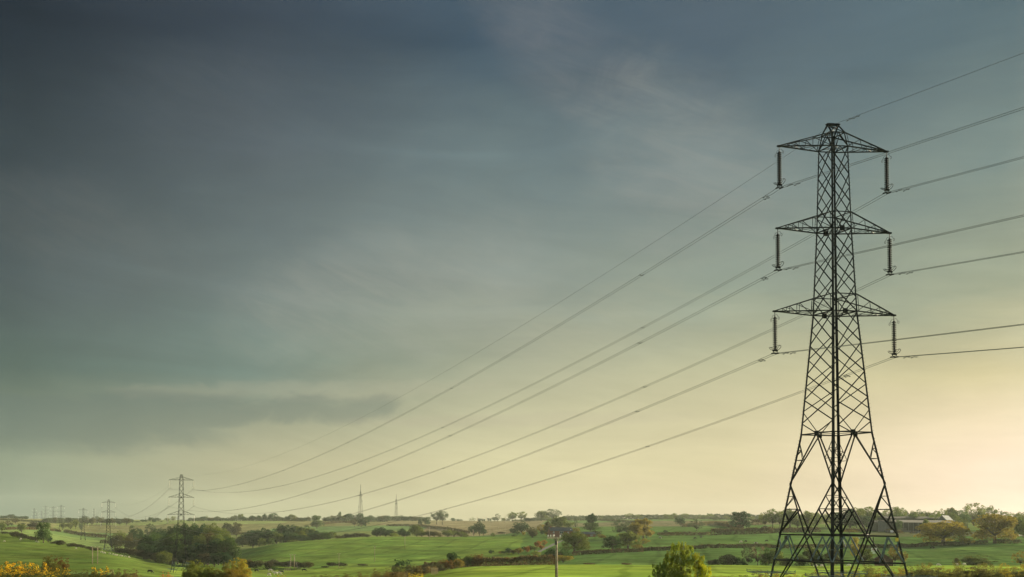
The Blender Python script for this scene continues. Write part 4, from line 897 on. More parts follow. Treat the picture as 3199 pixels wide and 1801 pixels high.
for a in ((1590,18,330,OL,'open',1000,'tall airy tree, highest of the right skyline'),(1850,68,280,OL,'open',1000,'flat topped airy tree right of the highest one'),(1570,250,230,DK,'round',900,'dark evergreen below the tall airy tree'),(1740,200,230,GN,'round',960,'green tree between the tall airy tree and the orange oak'),(1700,320,130,DK,'round',890,'small dark tree left of the orange oak'),(2080,130,170,GY,'bare',1050,'bare topped tree right of the flat topped one'),(2260,185,240,OL,'open',1000,'airy tree above the orange oak, right side'),(2420,190,240,OL,'open',980,'airy tree near the right edge of the skyline'),(2580,205,200,OL,'round',980,'olive tree cut off by the right edge'),(1450,270,150,OL,'round',960,'olive tree at the right end of the farm roof'),
          (990,368,830,(.25,.21,.035),'oak',565,'spreading yellow autumn oak with a stout trunk in front of the farm'),(2000,235,680,(.22,.165,.03),'oak',590,'large orange autumn oak near the right edge'),(2440,300,330,OL,'oak',680,'olive tree touching the orange oak'),(2560,400,220,OL,'round',660,'light olive tree at the right edge'),
          (1640,1030,600,(.10,.115,.03),'shrub',440,'smooth green domed shrub on the near crest'),(1850,1110,300,OL,'shrub',435,'lower right shoulder of the domed shrub'),(1250,1082,130,BR,'bush',440,'small brown shrub left of the domed one'),(2500,945,340,OY,'bare',450,'thin yellow leaved tree at the right edge'),(2380,560,170,BR,'bush',640,'brown shrub below the olive tree')):
    plant(2789+a[0]/K, DB(2789, a[0], a[5]), 1570+a[1]/K, a[2]/K, a[4], a[3], a[6], 'shrub' if a[4] == 'bush' else 'tree')
for a in ((120,915,330,OL,'round',470,'olive tree behind the left pylon leg'),(330,1075,240,BR,'bush',450,'brown shrub behind the left pylon leg'),(850,868,330,OL,'oak',470,'olive tree behind the lower pylon frame'),(1030,1000,240,GN,'bush',450,'green shrub behind the middle pylon legs'),(1280,895,340,BR,'oak',470,'brown green tree behind the middle pylon legs'),(1600,830,330,OY,'open',470,'yellow leaved tree behind the pylon frame'),(1700,690,130,YL,'tall',500,'narrow yellow tree seen through the pylon frame'),(1880,900,300,OL,'oak',465,'olive tree left of the dark shed'),(2480,855,260,OY,'open',470,'yellow leaved tree behind the right pylon leg'),(2620,960,220,OY,'open',460,'pale yellow tree right of the dark shed'),(620,1040,240,OL,'bush',450,'olive shrub low behind the pylon')):
    plant(2400+a[0]/K, DB(2400, a[0], a[5]), 1570+a[1]/K, a[2]/K, a[4], a[3], a[6], 'shrub' if a[4] == 'bush' else 'tree')
# --- foreground
plant(2130, 128, 1694, 112, 'young', (.19, .225, .028), 'bright yellow green young tree in the middle foreground', 'tree', lod=3)  # leaf colours of this clump paint in its shaded left and backlit right
plant(2182, 127.4, 1728, 66, 'young', (.26, .28, .022), 'shorter sapling at the right shoulder of the bright young tree', 'tree', lod=3)
plant(2098, 128.6, 1722, 70, 'young', (.17, .21, .026), 'darker sapling at the left shoulder of the bright young tree', 'tree', lod=3)
plant(2060, 127, 1758, 78, 'young', (.15, .20, .028), 'low dark green sapling, leftmost of the young tree clump', 'tree', lod=3)
plant(2200, 126.6, 1763, 62, 'young', (.40, .40, .02), 'lowest and most brightly yellow sapling, rightmost of the young tree clump', 'tree', lod=3)
plant(2125, 126.2, 1768, 110, 'shrub', (.17, .20, .025), 'leafy shrub at the foot of the bright young tree', 'shrub', lod=3)
# ------------------------------------------------------------------ hedges
def hedge(pts, h, wid, col, label, group='clipped field hedges', lo=300, hi=2600, Ds=None, name='hedge'):
    """a hedge following the ground through the points (u, v) or (u, D)"""
    P = []
    for i, (u, v) in enumerate(pts):
        D = v if Ds else solveD(u, v, lo, hi); P.append(ground(u, D)); 
    Dm = sum(p.y for p in P)/len(P); leaf = max(.12, Dm/F*3.4)
    rg = np.random.default_rng(int(P[0].x*7+P[0].y) & 0xffff); pos = []; nor = []
    for a, b in zip(P, P[1:]):
        Lg = (b-a).length; n = int(max(30, Lg*(h*2+wid)/leaf**2*3.2)); t = rg.random(n); q = np.array(a)[None]*(1-t)[:, None]+np.array(b)[None]*t[:, None]
        s = t*Lg+a.x; hh = h*(1+.08*np.sin(s*.35+a.y)+.06*np.sin(s*.9)+.06*np.sin(s*2.3)); ang = rg.uniform(0, math.pi, n); rr = 1-np.abs(rg.normal(0, .1, n))
        d = np.array((b-a).normalized()); side_ = np.array([-d[1], d[0], 0])
        q += side_[None]*(np.cos(ang)*wid/2*rr*(1+.2*np.sin(s*.7)))[:, None]
        q[:, 2] = gz(q[:, 0], q[:, 1])+np.clip(np.sin(ang)*1.6, 0, 1)*hh*rr*rg.uniform(.2, 1, n)**.35
        nn = side_[None]*np.cos(ang)[:, None]+np.array([0, 0, 1])[None]*np.sin(ang)[:, None]; pos.append(q); nor.append(nn)
    pos = np.concatenate(pos); nor = np.concatenate(nor); c = np.array(P[0])
    me = cards(name, pos-c, nor, leaf, M['leaf'], 1.3, .6, 5); o = link(name, me, None, tuple(c)); o.color = (*col, 1)
    return tag(o, label, 'hedge', group)
HB = (.085, .07, .032); HG = (.07, .075, .03)
X = lambda u0, px: u0+px/K
Yv = lambda py: 1570+py/K
def H(u0, pts, h, wid, col, label, **k): return hedge([(X(u0, a), Yv(b)) for a, b in pts], h, wid, col, label, **k)
H(1600, [(1180,1030),(1400,1015),(1620,1000),(1900,985),(2200,975),(2574,962)], 2.2, 2.4, HB, 'long brown field hedge starting under the big olive tree', lo=480, hi=800)
H(2000, [(0,955),(540,925),(1100,905),(1500,890),(2000,880),(2574,875)], 2.3, 2.4, HB, 'long hedge crossing behind the bright young tree', lo=480, hi=800)
H(2400, [(0,885),(500,885),(1000,890),(1500,890),(2050,890),(2574,882)], 2.2, 2.4, HB, 'long hedge seen through the lower pylon frame', lo=480, hi=800)
H(2789, [(100,880),(500,865),(950,838)], 2.2, 2.4, HB, 'hedge left of the yellow oak trunk', lo=450, hi=800)
H(2789, [(1010,838),(1400,820),(1860,800)], 2.2, 2.4, HG, 'hedge between the yellow oak and the orange oak', lo=450, hi=800)
H(2789, [(2040,800),(2300,795),(2500,790)], 2.4, 3, HG, 'hedge right of the orange oak trunk', lo=450, hi=800)
H(2000, [(370,635),(700,640),(950,638),(1360,632)], 2.6, 3, HB, 'upper hedge from the autumn trees to the gateway gap', lo=700, hi=1100)
H(2000, [(1410,635),(1700,625),(2100,612),(2574,600)], 5.2, 5, HB, 'tall thick hedge right of the gateway gap', lo=700, hi=1100)
H(2400, [(0,595),(250,590),(600,575),(1000,572)], 4.2, 5, HB, 'tall hedge behind the left pylon leg', lo=650, hi=1100)
H(2400, [(1500,560),(1900,556),(2300,560),(2574,600)], 2.2, 4, HB, 'hedge below the farm yard', lo=600, hi=1000)
H(2000, [(850,475),(1200,440),(1500,415),(1820,432),(2150,432)], 3.4, 3, HB, 'hedge passing behind the lone oak', lo=1000, hi=1600)
H(2000, [(1480,425),(1700,470),(1900,510),(2000,525)], 4, 3.5, HB, 'hedge slanting down to the foot of the lone oak', lo=900, hi=1500)
H(2000, [(2180,430),(2450,425)], 7, 5, HB, 'thick hedge right of the lone oak', lo=900, hi=1500)
H(2000, [(0,322),(600,324),(1200,320),(1800,322)], 3, 3, HG, 'thin dark hedge line on the skyline above the young tree', lo=1400, hi=2600)
H(1600, [(0,362),(350,352),(700,348),(1100,345),(1700,345)], 3, 3, HG, 'dark hedge line on the skyline above the house', lo=1400, hi=2700)
H(1600, [(1700,345),(2000,362),(2300,385),(2574,410)], 3.2, 3, HG, 'hedge line slanting down right of the tall dark tree', lo=1200, hi=2600)
H(1200, [(50,462),(300,458),(560,458),(760,470),(1000,500),(1250,525),(1450,560),(1660,610)], 3.4, 3.5, HB, 'dark hedge curving down the hillside below the see-through tree', lo=1100, hi=2200)
H(800, [(200,345),(600,358),(950,368)], 2.6, 3, HG, 'hedge line under the left skyline trees', lo=1500, hi=2600)
H(800, [(1310,362),(1620,362)], 4, 4, HB, 'short hedge right of the big parkland tree', lo=1500, hi=2600)
H(800, [(1310,425),(1500,405),(1700,390),(1950,405)], 3.4, 4, HB, 'hedge leading to the trees below the taller mast', lo=1300, hi=2400)
H(400, [(2030,630),(2250,610),(2450,590)], 2.4, 3, HB, 'hedge line right of the pair of brown trees', lo=1000, hi=2000)
H(0, [(1000,555),(1080,548),(1180,575)], 3, 3, HB, 'short hedge left of the fifth pylon foot', lo=1100, hi=2200)
H(0, [(1270,578),(1500,625),(1750,655),(2080,690)], 4.6, 4, HB, 'dark hedge running diagonally down behind the third and fourth pylons', lo=1000, hi=2200)
H(0, [(110,530),(350,522),(600,525),(720,530)], 3, 3, HB, 'low hedge line across the far left slope', lo=1000, hi=2200)
H(0, [(0,340),(250,350),(560,372),(900,385),(1300,385)], 3, 3, HG, 'upper hedge line across the far left slope', lo=1400, hi=2600)
H(0, [(1980,790),(2574,815)], 4, 5, BR, 'bramble hedge behind the feet of the second pylon', lo=800, hi=1500)
H(0, [(880,395),(1300,388),(1700,395),(2100,395),(2574,392)], 9, 14, GY, 'continuous growth under the trees behind the third and fourth pylons', lo=1500, hi=2600)
for a in ((400, 1180, 2574, 2140, 6, 'dark skyline hedge right of the second pylon'), (800, 0, 1060, 2140, 7, 'skyline hedge left of the parkland tree'), (800, 1330, 2574, 2140, 8, 'skyline hedge under the taller mast'), (1200, 0, 900, 2280, 9, 'skyline hedge under the slimmer mast'),
          (1600, 230, 1000, 2150, 6, 'skyline hedge above the orchard'), (1600, 1000, 2574, 2130, 9, 'skyline hedge above the brick house'), (2000, 0, 1300, 2120, 9, 'skyline hedge above the bright young tree'), (2000, 1300, 2574, 2150, 11, 'skyline hedge around the lone oak'), (2400, 0, 1500, 2150, 13, 'skyline hedge behind the near pylon'), (0, 0, 540, 2500, 6, 'far left skyline hedge')):
    hedge([(X(a[0], a[1]+(a[2]-a[1])*k/6), a[3]) for k in range(7)], a[4], 10, GY, a[5], 'hedges along the skyline', Ds=True)
# the brown hedge edging the near field
hedge([(1325, 395), (1400, 392), (1480, 388), (1560, 382), (1640, 376), (1735, 374)], 3.9, 4.5, (.100, .078, .034), 'long rusty brown hedge along the left side of the near field', 'rough hedges of the near field', Ds=True)
hedge([(1225, 300), (1260, 315), (1300, 330), (1345, 345)], 2.2, 5, (.12, .095, .036), 'tangled olive brown hedge beside the wooden hurdle', 'rough hedges of the near field', Ds=True)
for a in ((1258, 330, 1748, 62, DK, 'shrub', 'dark green shrub above the tangled hedge'), (1235, 312, 1766, 40, BR, 'shrub', 'brown shrub left of the dark green one'), (1248, 308, 1772, 46, OL, 'shrub', 'olive twiggy shrub in the tangled hedge'), (1272, 314, 1766, 44, BR, 'shrub', 'brown twiggy shrub in the tangled hedge'), (1296, 320, 1764, 46, (.10, .085, .03), 'shrub', 'tawny shrub in the tangled hedge'), (1318, 326, 1768, 40, BB, 'shrub', 'dark twiggy shrub in the tangled hedge'), (1415, 372, 1725, 44, GN, 'round', 'green topped small tree in the rusty hedge'), (1400, 366, 1748, 48, (.17,.10,.03), 'shrub', 'orange leaved shrub in the rusty hedge'), (1432, 368, 1745, 40, OY, 'bush', 'ochre shrub right of the orange one'), (1460, 385, 1735, 46, OL, 'round', 'olive shrub in the rusty hedge'), (1490, 384, 1730, 40, (.13,.085,.03), 'shrub', 'russet shrub in the rusty hedge'), (1330, 340, 1762, 52, BB, 'bush', 'dark brown shrub at the hedge bend'), (1365, 352, 1760, 50, BR, 'bush', 'brown shrub left of the orange one'), (1375, 345, 1772, 46, BB, 'bush', 'low dark shrub behind the hurdle')):
    plant(a[0], a[1], a[2], a[3], a[5], a[4], a[6], 'shrub', 'shrubs in the near field hedge')
# hedge shrubs by the cattle strip
rowof(800, K, 545, [(-120,1115,200,BR,'bush'),(40,1130,240,BR,'bush'),(250,1150,190,BB,'bush'),(320,1115,240,BB,'bush'),(480,1160,200,BB,'bush'),(600,1150,220,BB,'bush'),(720,1140,230,BB,'bush'),(840,1170,190,BB,'bush'),(990,1160,240,BR,'bush'),(350,1260,160,GN,'bush',515),(1360,1240,150,BB,'bush'),(1500,1170,200,BB,'bush'),(1670,1175,190,BB,'bush'),(2080,1212,190,BB,'bush')], 'along the strip where cattle graze', 'shrubs behind the grazing cattle', 'shrub')
# ------------------------------------------------------------------ foreground shrubs
def gorse(u, D, vtop, w, col, fl, label, amount=900, seed=0):
    r = plant(u, D, vtop, w*1.35, 'spray', col, label, 'gorse', 'gorse and shrubs along the bottom left', name='gorse_bush', lod=3)
    if fl:
        rg = np.random.default_rng(seed); cr = r.children[0].data if r.children[0].name.startswith('crown') else r.children[1].data
        n = len(cr.vertices); co = np.empty(n*3); cr.vertices.foreach_get('co', co); co = co.reshape(-1, 3)
        z = co[:, 2]; cl = np.sin(co[:, 0]*17+seed)+np.sin(co[:, 1]*19)+np.sin(z*13+seed)+z*2.2; ok = np.where(cl > 1.15)[0]
        pick = rg.choice(ok, min(amount, len(ok)), replace=False); p = co[pick]+rg.normal(0, .012, (len(pick), 3))
        me = cards('blossom', p, p-np.array([0, 0, .2]), .026, M['leaf_thin'], 1.2, .9, seed); o = link('blossom', me, r); o.color = (*fl, 1)
    return r
FY = (.86, .52, .02); FG = (.07, .085, .028)
for i, a in enumerate([(8, 118, 1762, 60, FG, FY, 'golden flowering gorse at the very left edge', 4200), (40, 116, 1755, 62, FG, FY, 'tallest golden spike of gorse near the left edge', 4200), (72, 119, 1760, 58, FG, FY, 'golden flowering gorse, third clump from the left', 3800), (98, 115, 1763, 55, FG, FY, 'golden gorse left of the russet bush', 3800),
    (122, 116, 1760, 55, FG, FY, 'golden gorse touching the russet bush', 3600), (22, 108, 1778, 70, FG, FY, 'low golden gorse in the left corner', 4200), (60, 107, 1785, 70, FG, FY, 'low gorse with scattered gold flowers', 3000), (100, 106, 1784, 66, FG, FY, 'dark gorse in front of the golden clumps', 900), (150, 108, 1776, 60, (.09, .10, .028), FY, 'yellow green gorse under the russet bush', 1500),
    (185, 110, 1774, 62, (.10, .11, .028), FY, 'gorse with gold tips below the middle of the russet bush', 1700), (218, 112, 1782, 56, (.08, .09, .03), None, 'dull green shrub right of the russet bush', 0), (250, 113, 1782, 60, (.075, .085, .03), None, 'dull green shrub left of the paired poles', 0), (280, 112, 1778, 46, (.09, .10, .03), None, 'yellowish shrub at the foot of the paired poles', 0),
    (314, 112, 1772, 44, FG, (.85, .55, .02), 'bright golden gorse right of the paired poles', 4200), (345, 114, 1776, 56, (.08, .085, .034), None, 'grey green shrub below the far gate', 0), (375, 113, 1780, 56, (.10, .085, .036), None, 'brownish shrub right of the far gate', 0), (405, 112, 1778, 50, (.11, .085, .038), None, 'brown twiggy shrub at the end of the gorse row', 0), (425, 110, 1790, 40, (.12, .085, .04), None, 'low brown shrub right of the gorse row', 0)]):
    gorse(*a[:7], amount=a[7], seed=i*3+1)
for i, (u, v, w_, c_) in enumerate([(10,1778,70,FG),(48,1776,70,FG),(88,1778,70,FG),(130,1778,70,(.09,.10,.028)),(172,1782,70,(.10,.11,.028)),(212,1785,70,(.085,.09,.03)),(255,1784,70,(.08,.09,.03)),(298,1782,70,(.09,.095,.03)),(340,1784,70,(.08,.085,.034)),(382,1785,70,(.10,.085,.036)),(420,1792,60,(.11,.08,.038))]):
    plant(u, 105+3*math.sin(i*2.), v+(13 if u < 200 else 5), w_*1.2, 'shrub', c_, f'low dense undergrowth shrub along the bottom left, {ORD[i]} from the left', 'shrub', 'undergrowth beneath the gorse', lod=3)
plant(158, 128, 1736, 72, 'shrub', (.10, .10, .03), 'rounded green shrub with russet leaves behind the gorse', 'shrub', lod=3)
plant(192, 127, 1742, 56, 'shrub', (.13, .065, .025), 'russet brown leaved part of the rounded shrub', 'shrub', lod=3)
plant(170, 124, 1752, 90, 'shrub', (.12, .12, .03), 'yellow green skirt of the rounded shrub', 'shrub', lod=3)
for a in ((612, 195, 1749, 66, 'shrub', (.14, .15, .025), 'yellow green bush in front of the second pylon foot'), (645, 190, 1765, 70, 'shrub', (.12, .14, .025), 'green bush right of the one at the second pylon foot'), (590, 187, 1775, 56, 'shrub', (.10, .125, .026), 'darker green bush at the second pylon foot'), (680, 188, 1774, 60, 'shrub', (.13, .13, .028), 'low olive bush between the two yellow bushes'), (715, 192, 1757, 60, 'shrub', (.17, .15, .025), 'ochre green bush right of the low olive one'), (748, 196, 1744, 76, 'shrub', (.24, .19, .025), 'large yellow ochre bush beside the cattle strip'), (735, 188, 1776, 80, 'shrub', (.20, .15, .028), 'low ochre bush below the large yellow one'), (522, 205, 1787, 44, 'spray', (.26, .14, .04), 'small orange brown shrub left of the second pylon'), (880, 150, 1796, 30, 'spray', (.22, .17, .03), 'tip of a yellow shrub below the white cattle'),
          (1010, 170, 1795, 90, 'spray', (.12, .09, .035), 'low brown scrub below the cattle strip, left part'), (1080, 175, 1793, 90, 'spray', (.12, .10, .035), 'low brown scrub below the cattle strip, middle part'), (1150, 185, 1786, 80, 'spray', (.11, .10, .035), 'olive brown scrub below the cattle strip'), (1190, 200, 1776, 60, 'spray', (.12, .11, .04), 'twiggy olive scrub left of the tangled hedge'), (1230, 190, 1788, 70, 'spray', (.13, .10, .035), 'brown scrub in front of the tangled hedge'), (1300, 170, 1791, 50, 'spray', (.34, .27, .025), 'yellow flowering scrub before the wooden hurdle')):
    plant(a[0], a[1], a[2], a[3], a[4], a[5], a[6], 'shrub', 'bushes along the bottom edge', lod=2 if a[3] < 60 else 3)
BCOL = [(.20, .17, .03), (.12, .12, .03), (.10, .10, .03), (.16, .12, .03)]
rb = [(2240,1798,60),(2300,1797,60),(2355,1790,60),(2400,1783,50),(2445,1790,70),(2490,1792,60),(2540,1788,60),(2590,1780,70),(2640,1782,60),(2690,1772,80),(2735,1764,80),(2775,1778,60),(2815,1776,60),(2850,1764,70),(2895,1760,80),(2940,1768,80),(2985,1772,80),(3030,1758,80),(3075,1764,80),(3120,1770,80),(3160,1762,80),(3200,1765,80)]
for i, (u, v, w_) in enumerate(rb):
    where = 'left of' if u < 2420 else ('beneath' if u < 2830 else 'right of')
    cnt = [x for x in rb if (x[0] < 2420, 2420 <= x[0] < 2830, x[0] >= 2830) == (u < 2420, 2420 <= u < 2830, u >= 2830)]
    plant(u, 148+8*math.sin(i*2.1), v, w_*1.25, 'spray', BCOL[i % 4], f'twiggy backlit shrub {where} the near pylon, {ORD[cnt.index((u, v, w_))]} from the left', 'shrub', 'twiggy shrubs along the bottom right', lod=3)
    if i > 10: plant(u+18, 140+5*math.sin(i*1.7), v+17, w_*1.4, 'shrub', (.085, .085, .03), f'dense dark lower shrub right of the near pylon foot, {ORD[i-11]} from the left', 'shrub', 'dense lower shrubs along the bottom right', lod=3)
# ------------------------------------------------------------------ poles
def wood_pole(u, v, top, label, D=None, lo=380, hi=1300, arm=True, r=.14, group='wooden poles crossing the fields', az_=.3):
    D = D or solveD(u, v, lo, hi); g = ground(u, D); h = at(u, top, D).z-g.z
    t = thing('wooden_pole', label, 'utility pole', g, az_, group); m = MB(); m.tube([(0, 0, -1), (0, 0, h*.5), (0, 0, h)], r*max(1, D/600), 8, r*.75*max(1, D/600)); obj('pole', m, M['wood'], t, smooth=True)
    if arm:
        m = MB(); m.bar((-.9, 0, h-.35), (.9, 0, h-.35), .12); m.bar((-.45, 0, h-.36), (0, 0, h-.9), .05); obj('crossarm', m, M['wood'], t)
        m = MB(); m.lathe([(.03, 0), (.07, .04), (.05, .1), (.07, .15), (.03, .2)], 8)
        me_ = m.mesh('insulator', M['porcelain_and_glint'], True)
        for x in (-.8, 0.0, .8): link('insulator', me_, t, (x, 0, h-.29 if x else h))
    return t
for u, px, py, top, lab in ((800,1628,1285,990,'dark single pole among the shrubs behind the cattle'),(800,2328,1155,850,'single pole standing in the middle of the green dome'),(1200,408,905,650,'pole on the upper slope of the green dome'),(1200,890,715,480,'pole standing on the crest of the green dome'),(1200,1350,668,510,'pole just behind the dome crest'),(1200,1745,655,525,'faint pole beside the large dark round tree')):
    wood_pole(X(u, px), Yv(py), Yv(top), lab, lo=400, hi=1400)
def twin(u0, x0, x1, py, top, lab, D=None):
    a, b = X(u0, x0), X(u0, x1); D = D or solveD((a+b)/2, Yv(py), 380, 900); g = ground((a+b)/2, D); h = at(a, Yv(top), D).z-g.z; hw_ = (b-a)/F*D/2
    t = thing('twin_pole', lab, 'utility pole', g, 0, None)
    for s in (-1, 1):
        m = MB(); m.tube([(s*hw_, 0, -1), (s*hw_, 0, h)], .17, 8, .13); obj('pole', m, M['wood'], t, smooth=True)
        m = MB(); m.tube([(s*hw_, 0, h*.9), (s*hw_*2.6, -3, 0)], .02, 4); obj('stay_wire', m, M['wire'], t)
    m = MB(); m.bar((-hw_-.7, 0, h-.25), (hw_+.7, 0, h-.25), .14); obj('crossarm', m, M['wood'], t)
    m = MB(); m.lathe([(.03, 0), (.09, .05), (.06, .14), (.09, .2), (.03, .28)], 8); me_ = m.mesh('insulator', M['porcelain_and_glint'], True)
    for x in (-hw_-.6, 0, hw_+.6): link('insulator', me_, t, (x, 0, h-.18))
    return t
twin(0, 1818, 1918, 1290, 857, 'pair of joined wooden poles behind the gorse on the left', 420)
twin(800, 682, 753, 1322, 1012, 'pair of tall wooden poles beside the grazing cattle')
for i, (px, top, D) in enumerate(((1830,268,2150),(1945,285,2100),(2010,265,2150),(2063,303,2100),(2375,252,2150))):
    wood_pole(X(1200, px), 0, Yv(top), f'tiny dark pole on the skyline, {ORD[i]} from the left of five', D=D, group='tiny skyline poles', r=.12)
for i, (px, top, D) in enumerate(((2075,440,1180),(2140,470,1250),(2245,470,1300),(2375,455,1150))):
    wood_pole(X(1200, px), 0, Yv(top), f'faint thin field pole right of the large round tree, {ORD[i]} from the left', D=D, group='faint poles in the far field', arm=i in (0, 3), r=.08)
# the near pole with its cross-arm
M['arm_wood'] = simple('pale_arm_wood', (.5, .42, .3), .85, 0, .3, 2)
D = 150.; g = ground(1739, D); h = at(1739, 1677, D).z-g.z
t = thing('wooden_pole', 'near weathered wooden pole with crossarm and insulators, cut by the bottom edge', 'utility pole', g, R(-14))
m = MB(); m.tube([(0, 0, -1), (.0, 0, h*.5), (-.03, 0, h)], .19, 12, .13); obj('pole', m, M['wood'], t, smooth=True)
m = MB(); m.bar((-1.3, 0, h-.14), (.6, 0, h-.14), .2, .2); m.bar((-.5, .02, h-.1), (-.05, .02, h-.75), .07); m.bar((.4, .02, h-.1), (.02, .02, h-.7), .07); obj('crossarm', m, M['arm_wood'], t)
m = MB(); m.lathe([(.03, 0), (.08, .03), (.05, .1), (.08, .14), (.055, .2), (.07, .24), (.02, .28)], 10); me_ = m.mesh('insulator', M['porcelain_and_glint'], True)
for x in (-1.2, -.85, -.45, .5): o = link('insulator', me_, t, (x, 0, h-.06)); o.scale = (1.5, 1.5, 1.4)
m = MB(); m.box((-.22, -.2, h-1.15), (.02, .16, h-.6)); m.bar((-.12, -.1, h-.6), (-.35, -.05, h-.2), .05); obj('fuse_box', m, M['black_sign'], t)
m = MB(); m.bar((-.5, 0, h-2.75), (0, 0, h-2.75), .07); m.bar((-.42, 0, h-2.72), (-.12, 0, h-3.6), .045); m.lathe([(.02, 0), (.1, .02), (.1, .1), (.02, .14)], 8, (-.42, 0, h-2.68)); obj('bracket', m, M['black_sign'], t)
m = MB(); m.tube([(-.35, 0, h-3.0), (-.22, -.02, h-4.2), (-.18, -.02, h-6), (-.2, 0, -.5)], .035, 6); obj('cable_guard', m, M['rust'], t)
m = MB(); m.tube([(-.35, -.05, h-.35), (-.38, -.05, h-1.6), (-.36, -.03, h-2.7)], .014, 5); obj('down_lead', m, M['wire'], t)
# ------------------------------------------------------------------ masts
def mast(u, D, vtop, wpx, label, sk, plat):
    g = ground(u, D); h = at(u, vtop, D).z-g.z; hb = wpx/F*D/2
    t = thing('radio_mast', label, 'mast', g, .4); lv = 14; wf = lambda z: max(hb*(1-z/h/sk) if z/h < sk*.8 else hb*.16, hb*.16)
    for k in range(4):
        sx, sy = CORN[k]; m = MB(); m.tube([(sx*wf(h*i/16), sy*wf(h*i/16), h*i/16) for i in range(14)], .2, 4); obj('leg', m, M['steel'], t)
    m = MB()
    for i in range(lv):
        z0, z1_ = h*.8*i/lv, h*.8*(i+1)/lv
        for k in range(4):
            a, b = CORN[k], CORN[(k+1) % 4]; m.bar((a[0]*wf(z0), a[1]*wf(z0), z0), (b[0]*wf(z1_), b[1]*wf(z1_), z1_), .13); m.bar((b[0]*wf(z0), b[1]*wf(z0), z0), (a[0]*wf(z1_), a[1]*wf(z1_), z1_), .13)
    obj('lattice', m, M['steel'], t)
    m = MB(); m.tube([(0, 0, h*.72), (0, 0, h)], hb*.13, 8, hb*.08); obj('antenna', m, M['steel'], t)
    for q, (z, w_) in enumerate(plat):
        m = MB(); m.box((-w_, -w_, h*z), (w_, w_, h*z+1.2))
        for k in range(3): m.box((w_*(1.0 if k % 2 else -1.5), -.4, h*(z-.16*k)-1), (w_*(1.5 if k % 2 else -1.0), .4, h*(z-.16*k)+1))
        obj('platform', m, M['steel'], t)
mast(1125.8, 2300, 1513, 13.5, 'taller lattice radio mast on the skyline with a platform', 1.0, ((.70, 3.4),))
mast(1237.5, 2600, 1543, 8, 'slimmer pale radio mast to the right of the taller one', 1.4, ((.62, 2.2),))
# ------------------------------------------------------------------ buildings
def gable(m, x0, x1, y0, y1, z, zr, o=.3):
    ym = (y0+y1)/2
    for s, ya_ in ((0, y0-o), (1, y1+o)):
        zz = z-.1
        m.add([(x0-o, ya_, zz), (x1+o, ya_, zz), (x1+o, ym, zr), (x0-o, ym, zr), (x0-o, ya_, zz+.14), (x1+o, ya_, zz+.14), (x1+o, ym, zr+.14), (x0-o, ym, zr+.14)], [(3, 2, 1, 0), (4, 5, 6, 7), (0, 1, 5, 4), (1, 2, 6, 5), (2, 3, 7, 6), (3, 0, 4, 7)])
def wallbox(m, x0, x1, y0, y1, z, zr):
    ym = (y0+y1)/2
    m.add([(x0, y0, -1.5), (x1, y0, -1.5), (x1, y1, -1.5), (x0, y1, -1.5), (x0, y0, z), (x1, y0, z), (x1, y1, z), (x0, y1, z), (x0, ym, zr-.1), (x1, ym, zr-.1)],
          [(0, 1, 5, 4), (2, 3, 7, 6), (1, 2, 6, 9, 5), (3, 0, 4, 8, 7), (4, 5, 9, 8), (6, 7, 8, 9), (3, 2, 1, 0)])
def window(t, x, z, w_, h_, y):
    m = MB()
    for a in ((x-w_/2, z, x+w_/2, z+.12), (x-w_/2, z+h_-.12, x+w_/2, z+h_), (x-w_/2, z+.12, x-w_/2+.12, z+h_-.12), (x+w_/2-.12, z+.12, x+w_/2, z+h_-.12), (x-.05, z+.12, x+.05, z+h_-.12)): m.box((a[0], y-.06, a[1]), (a[2], y+.02, a[3]))
    f = obj('window', m, M['white_paint'], t); m = MB(); m.box((x-w_/2+.1, y-.03, z+.1), (x+w_/2-.1, y-.005, z+h_-.1)); obj('pane', m, M['pane'], f)
D = 850.; px = D/F/K   # metres per zoom pixel
g = ground(X(1600, 970), D); t = thing('brick_house', 'red brick house with dark slate roof and a low wing among trees', 'house', g, R(-4)); z1_ = 33*D/F/K*3.9
hw2 = 212*px; ztop = at(X(1600, 970), Yv(485), D).z-g.z; zev = at(X(1600, 970), Yv(553), D).z-g.z
m = MB(); wallbox(m, -hw2, hw2, 0, 7, zev, ztop); obj('wall', m, M['brick'], t)
m = MB(); gable(m, -hw2, hw2, 0, 7, zev, ztop); rf = obj('roof', m, M['slate'], t)
for x in (-hw2+1.2,): m = MB(); m.box((x-.5, 3, ztop-.6), (x+.5, 4, ztop+1.1)); obj('chimney', m, M['brick'], rf)
m = MB(); m.box((hw2-1.6, 1.0, zev+.9), (hw2-.9, 1.5, zev+1.6)); obj('skylight', m, M['white_paint'], rf)
window(t, 0, zev-2.2, 3.0, 1.9, 0); window(t, 0, zev-5.2, 3.0, 2.2, 0); window(t, -6.5, zev-1.9, 1.1, 1.2, 0); window(t, 5.5, zev-1.9, 1.1, 1.2, 0)
xw0, xw1 = hw2+.02, (1620-970)*px; zt2 = at(X(1600, 1400), Yv(572), D).z-g.z; ze2 = at(X(1600, 1400), Yv(615), D).z-g.z
m = MB(); wallbox(m, xw0, xw1, .6, 6.4, ze2, zt2); obj('wing', m, M['brick'], t); m = MB(); gable(m, xw0+.3, xw1, .6, 6.4, ze2, zt2); obj('roof', m, M['slate'], t)
window(t, xw1-3.2, ze2-1.5, 1.9, 1.0, .6); window(t, xw1-9.5, ze2-1.5, 1.4, 1.0, .6); window(t, xw1-14, ze2-1.5, 1.4, 1.0, .6)
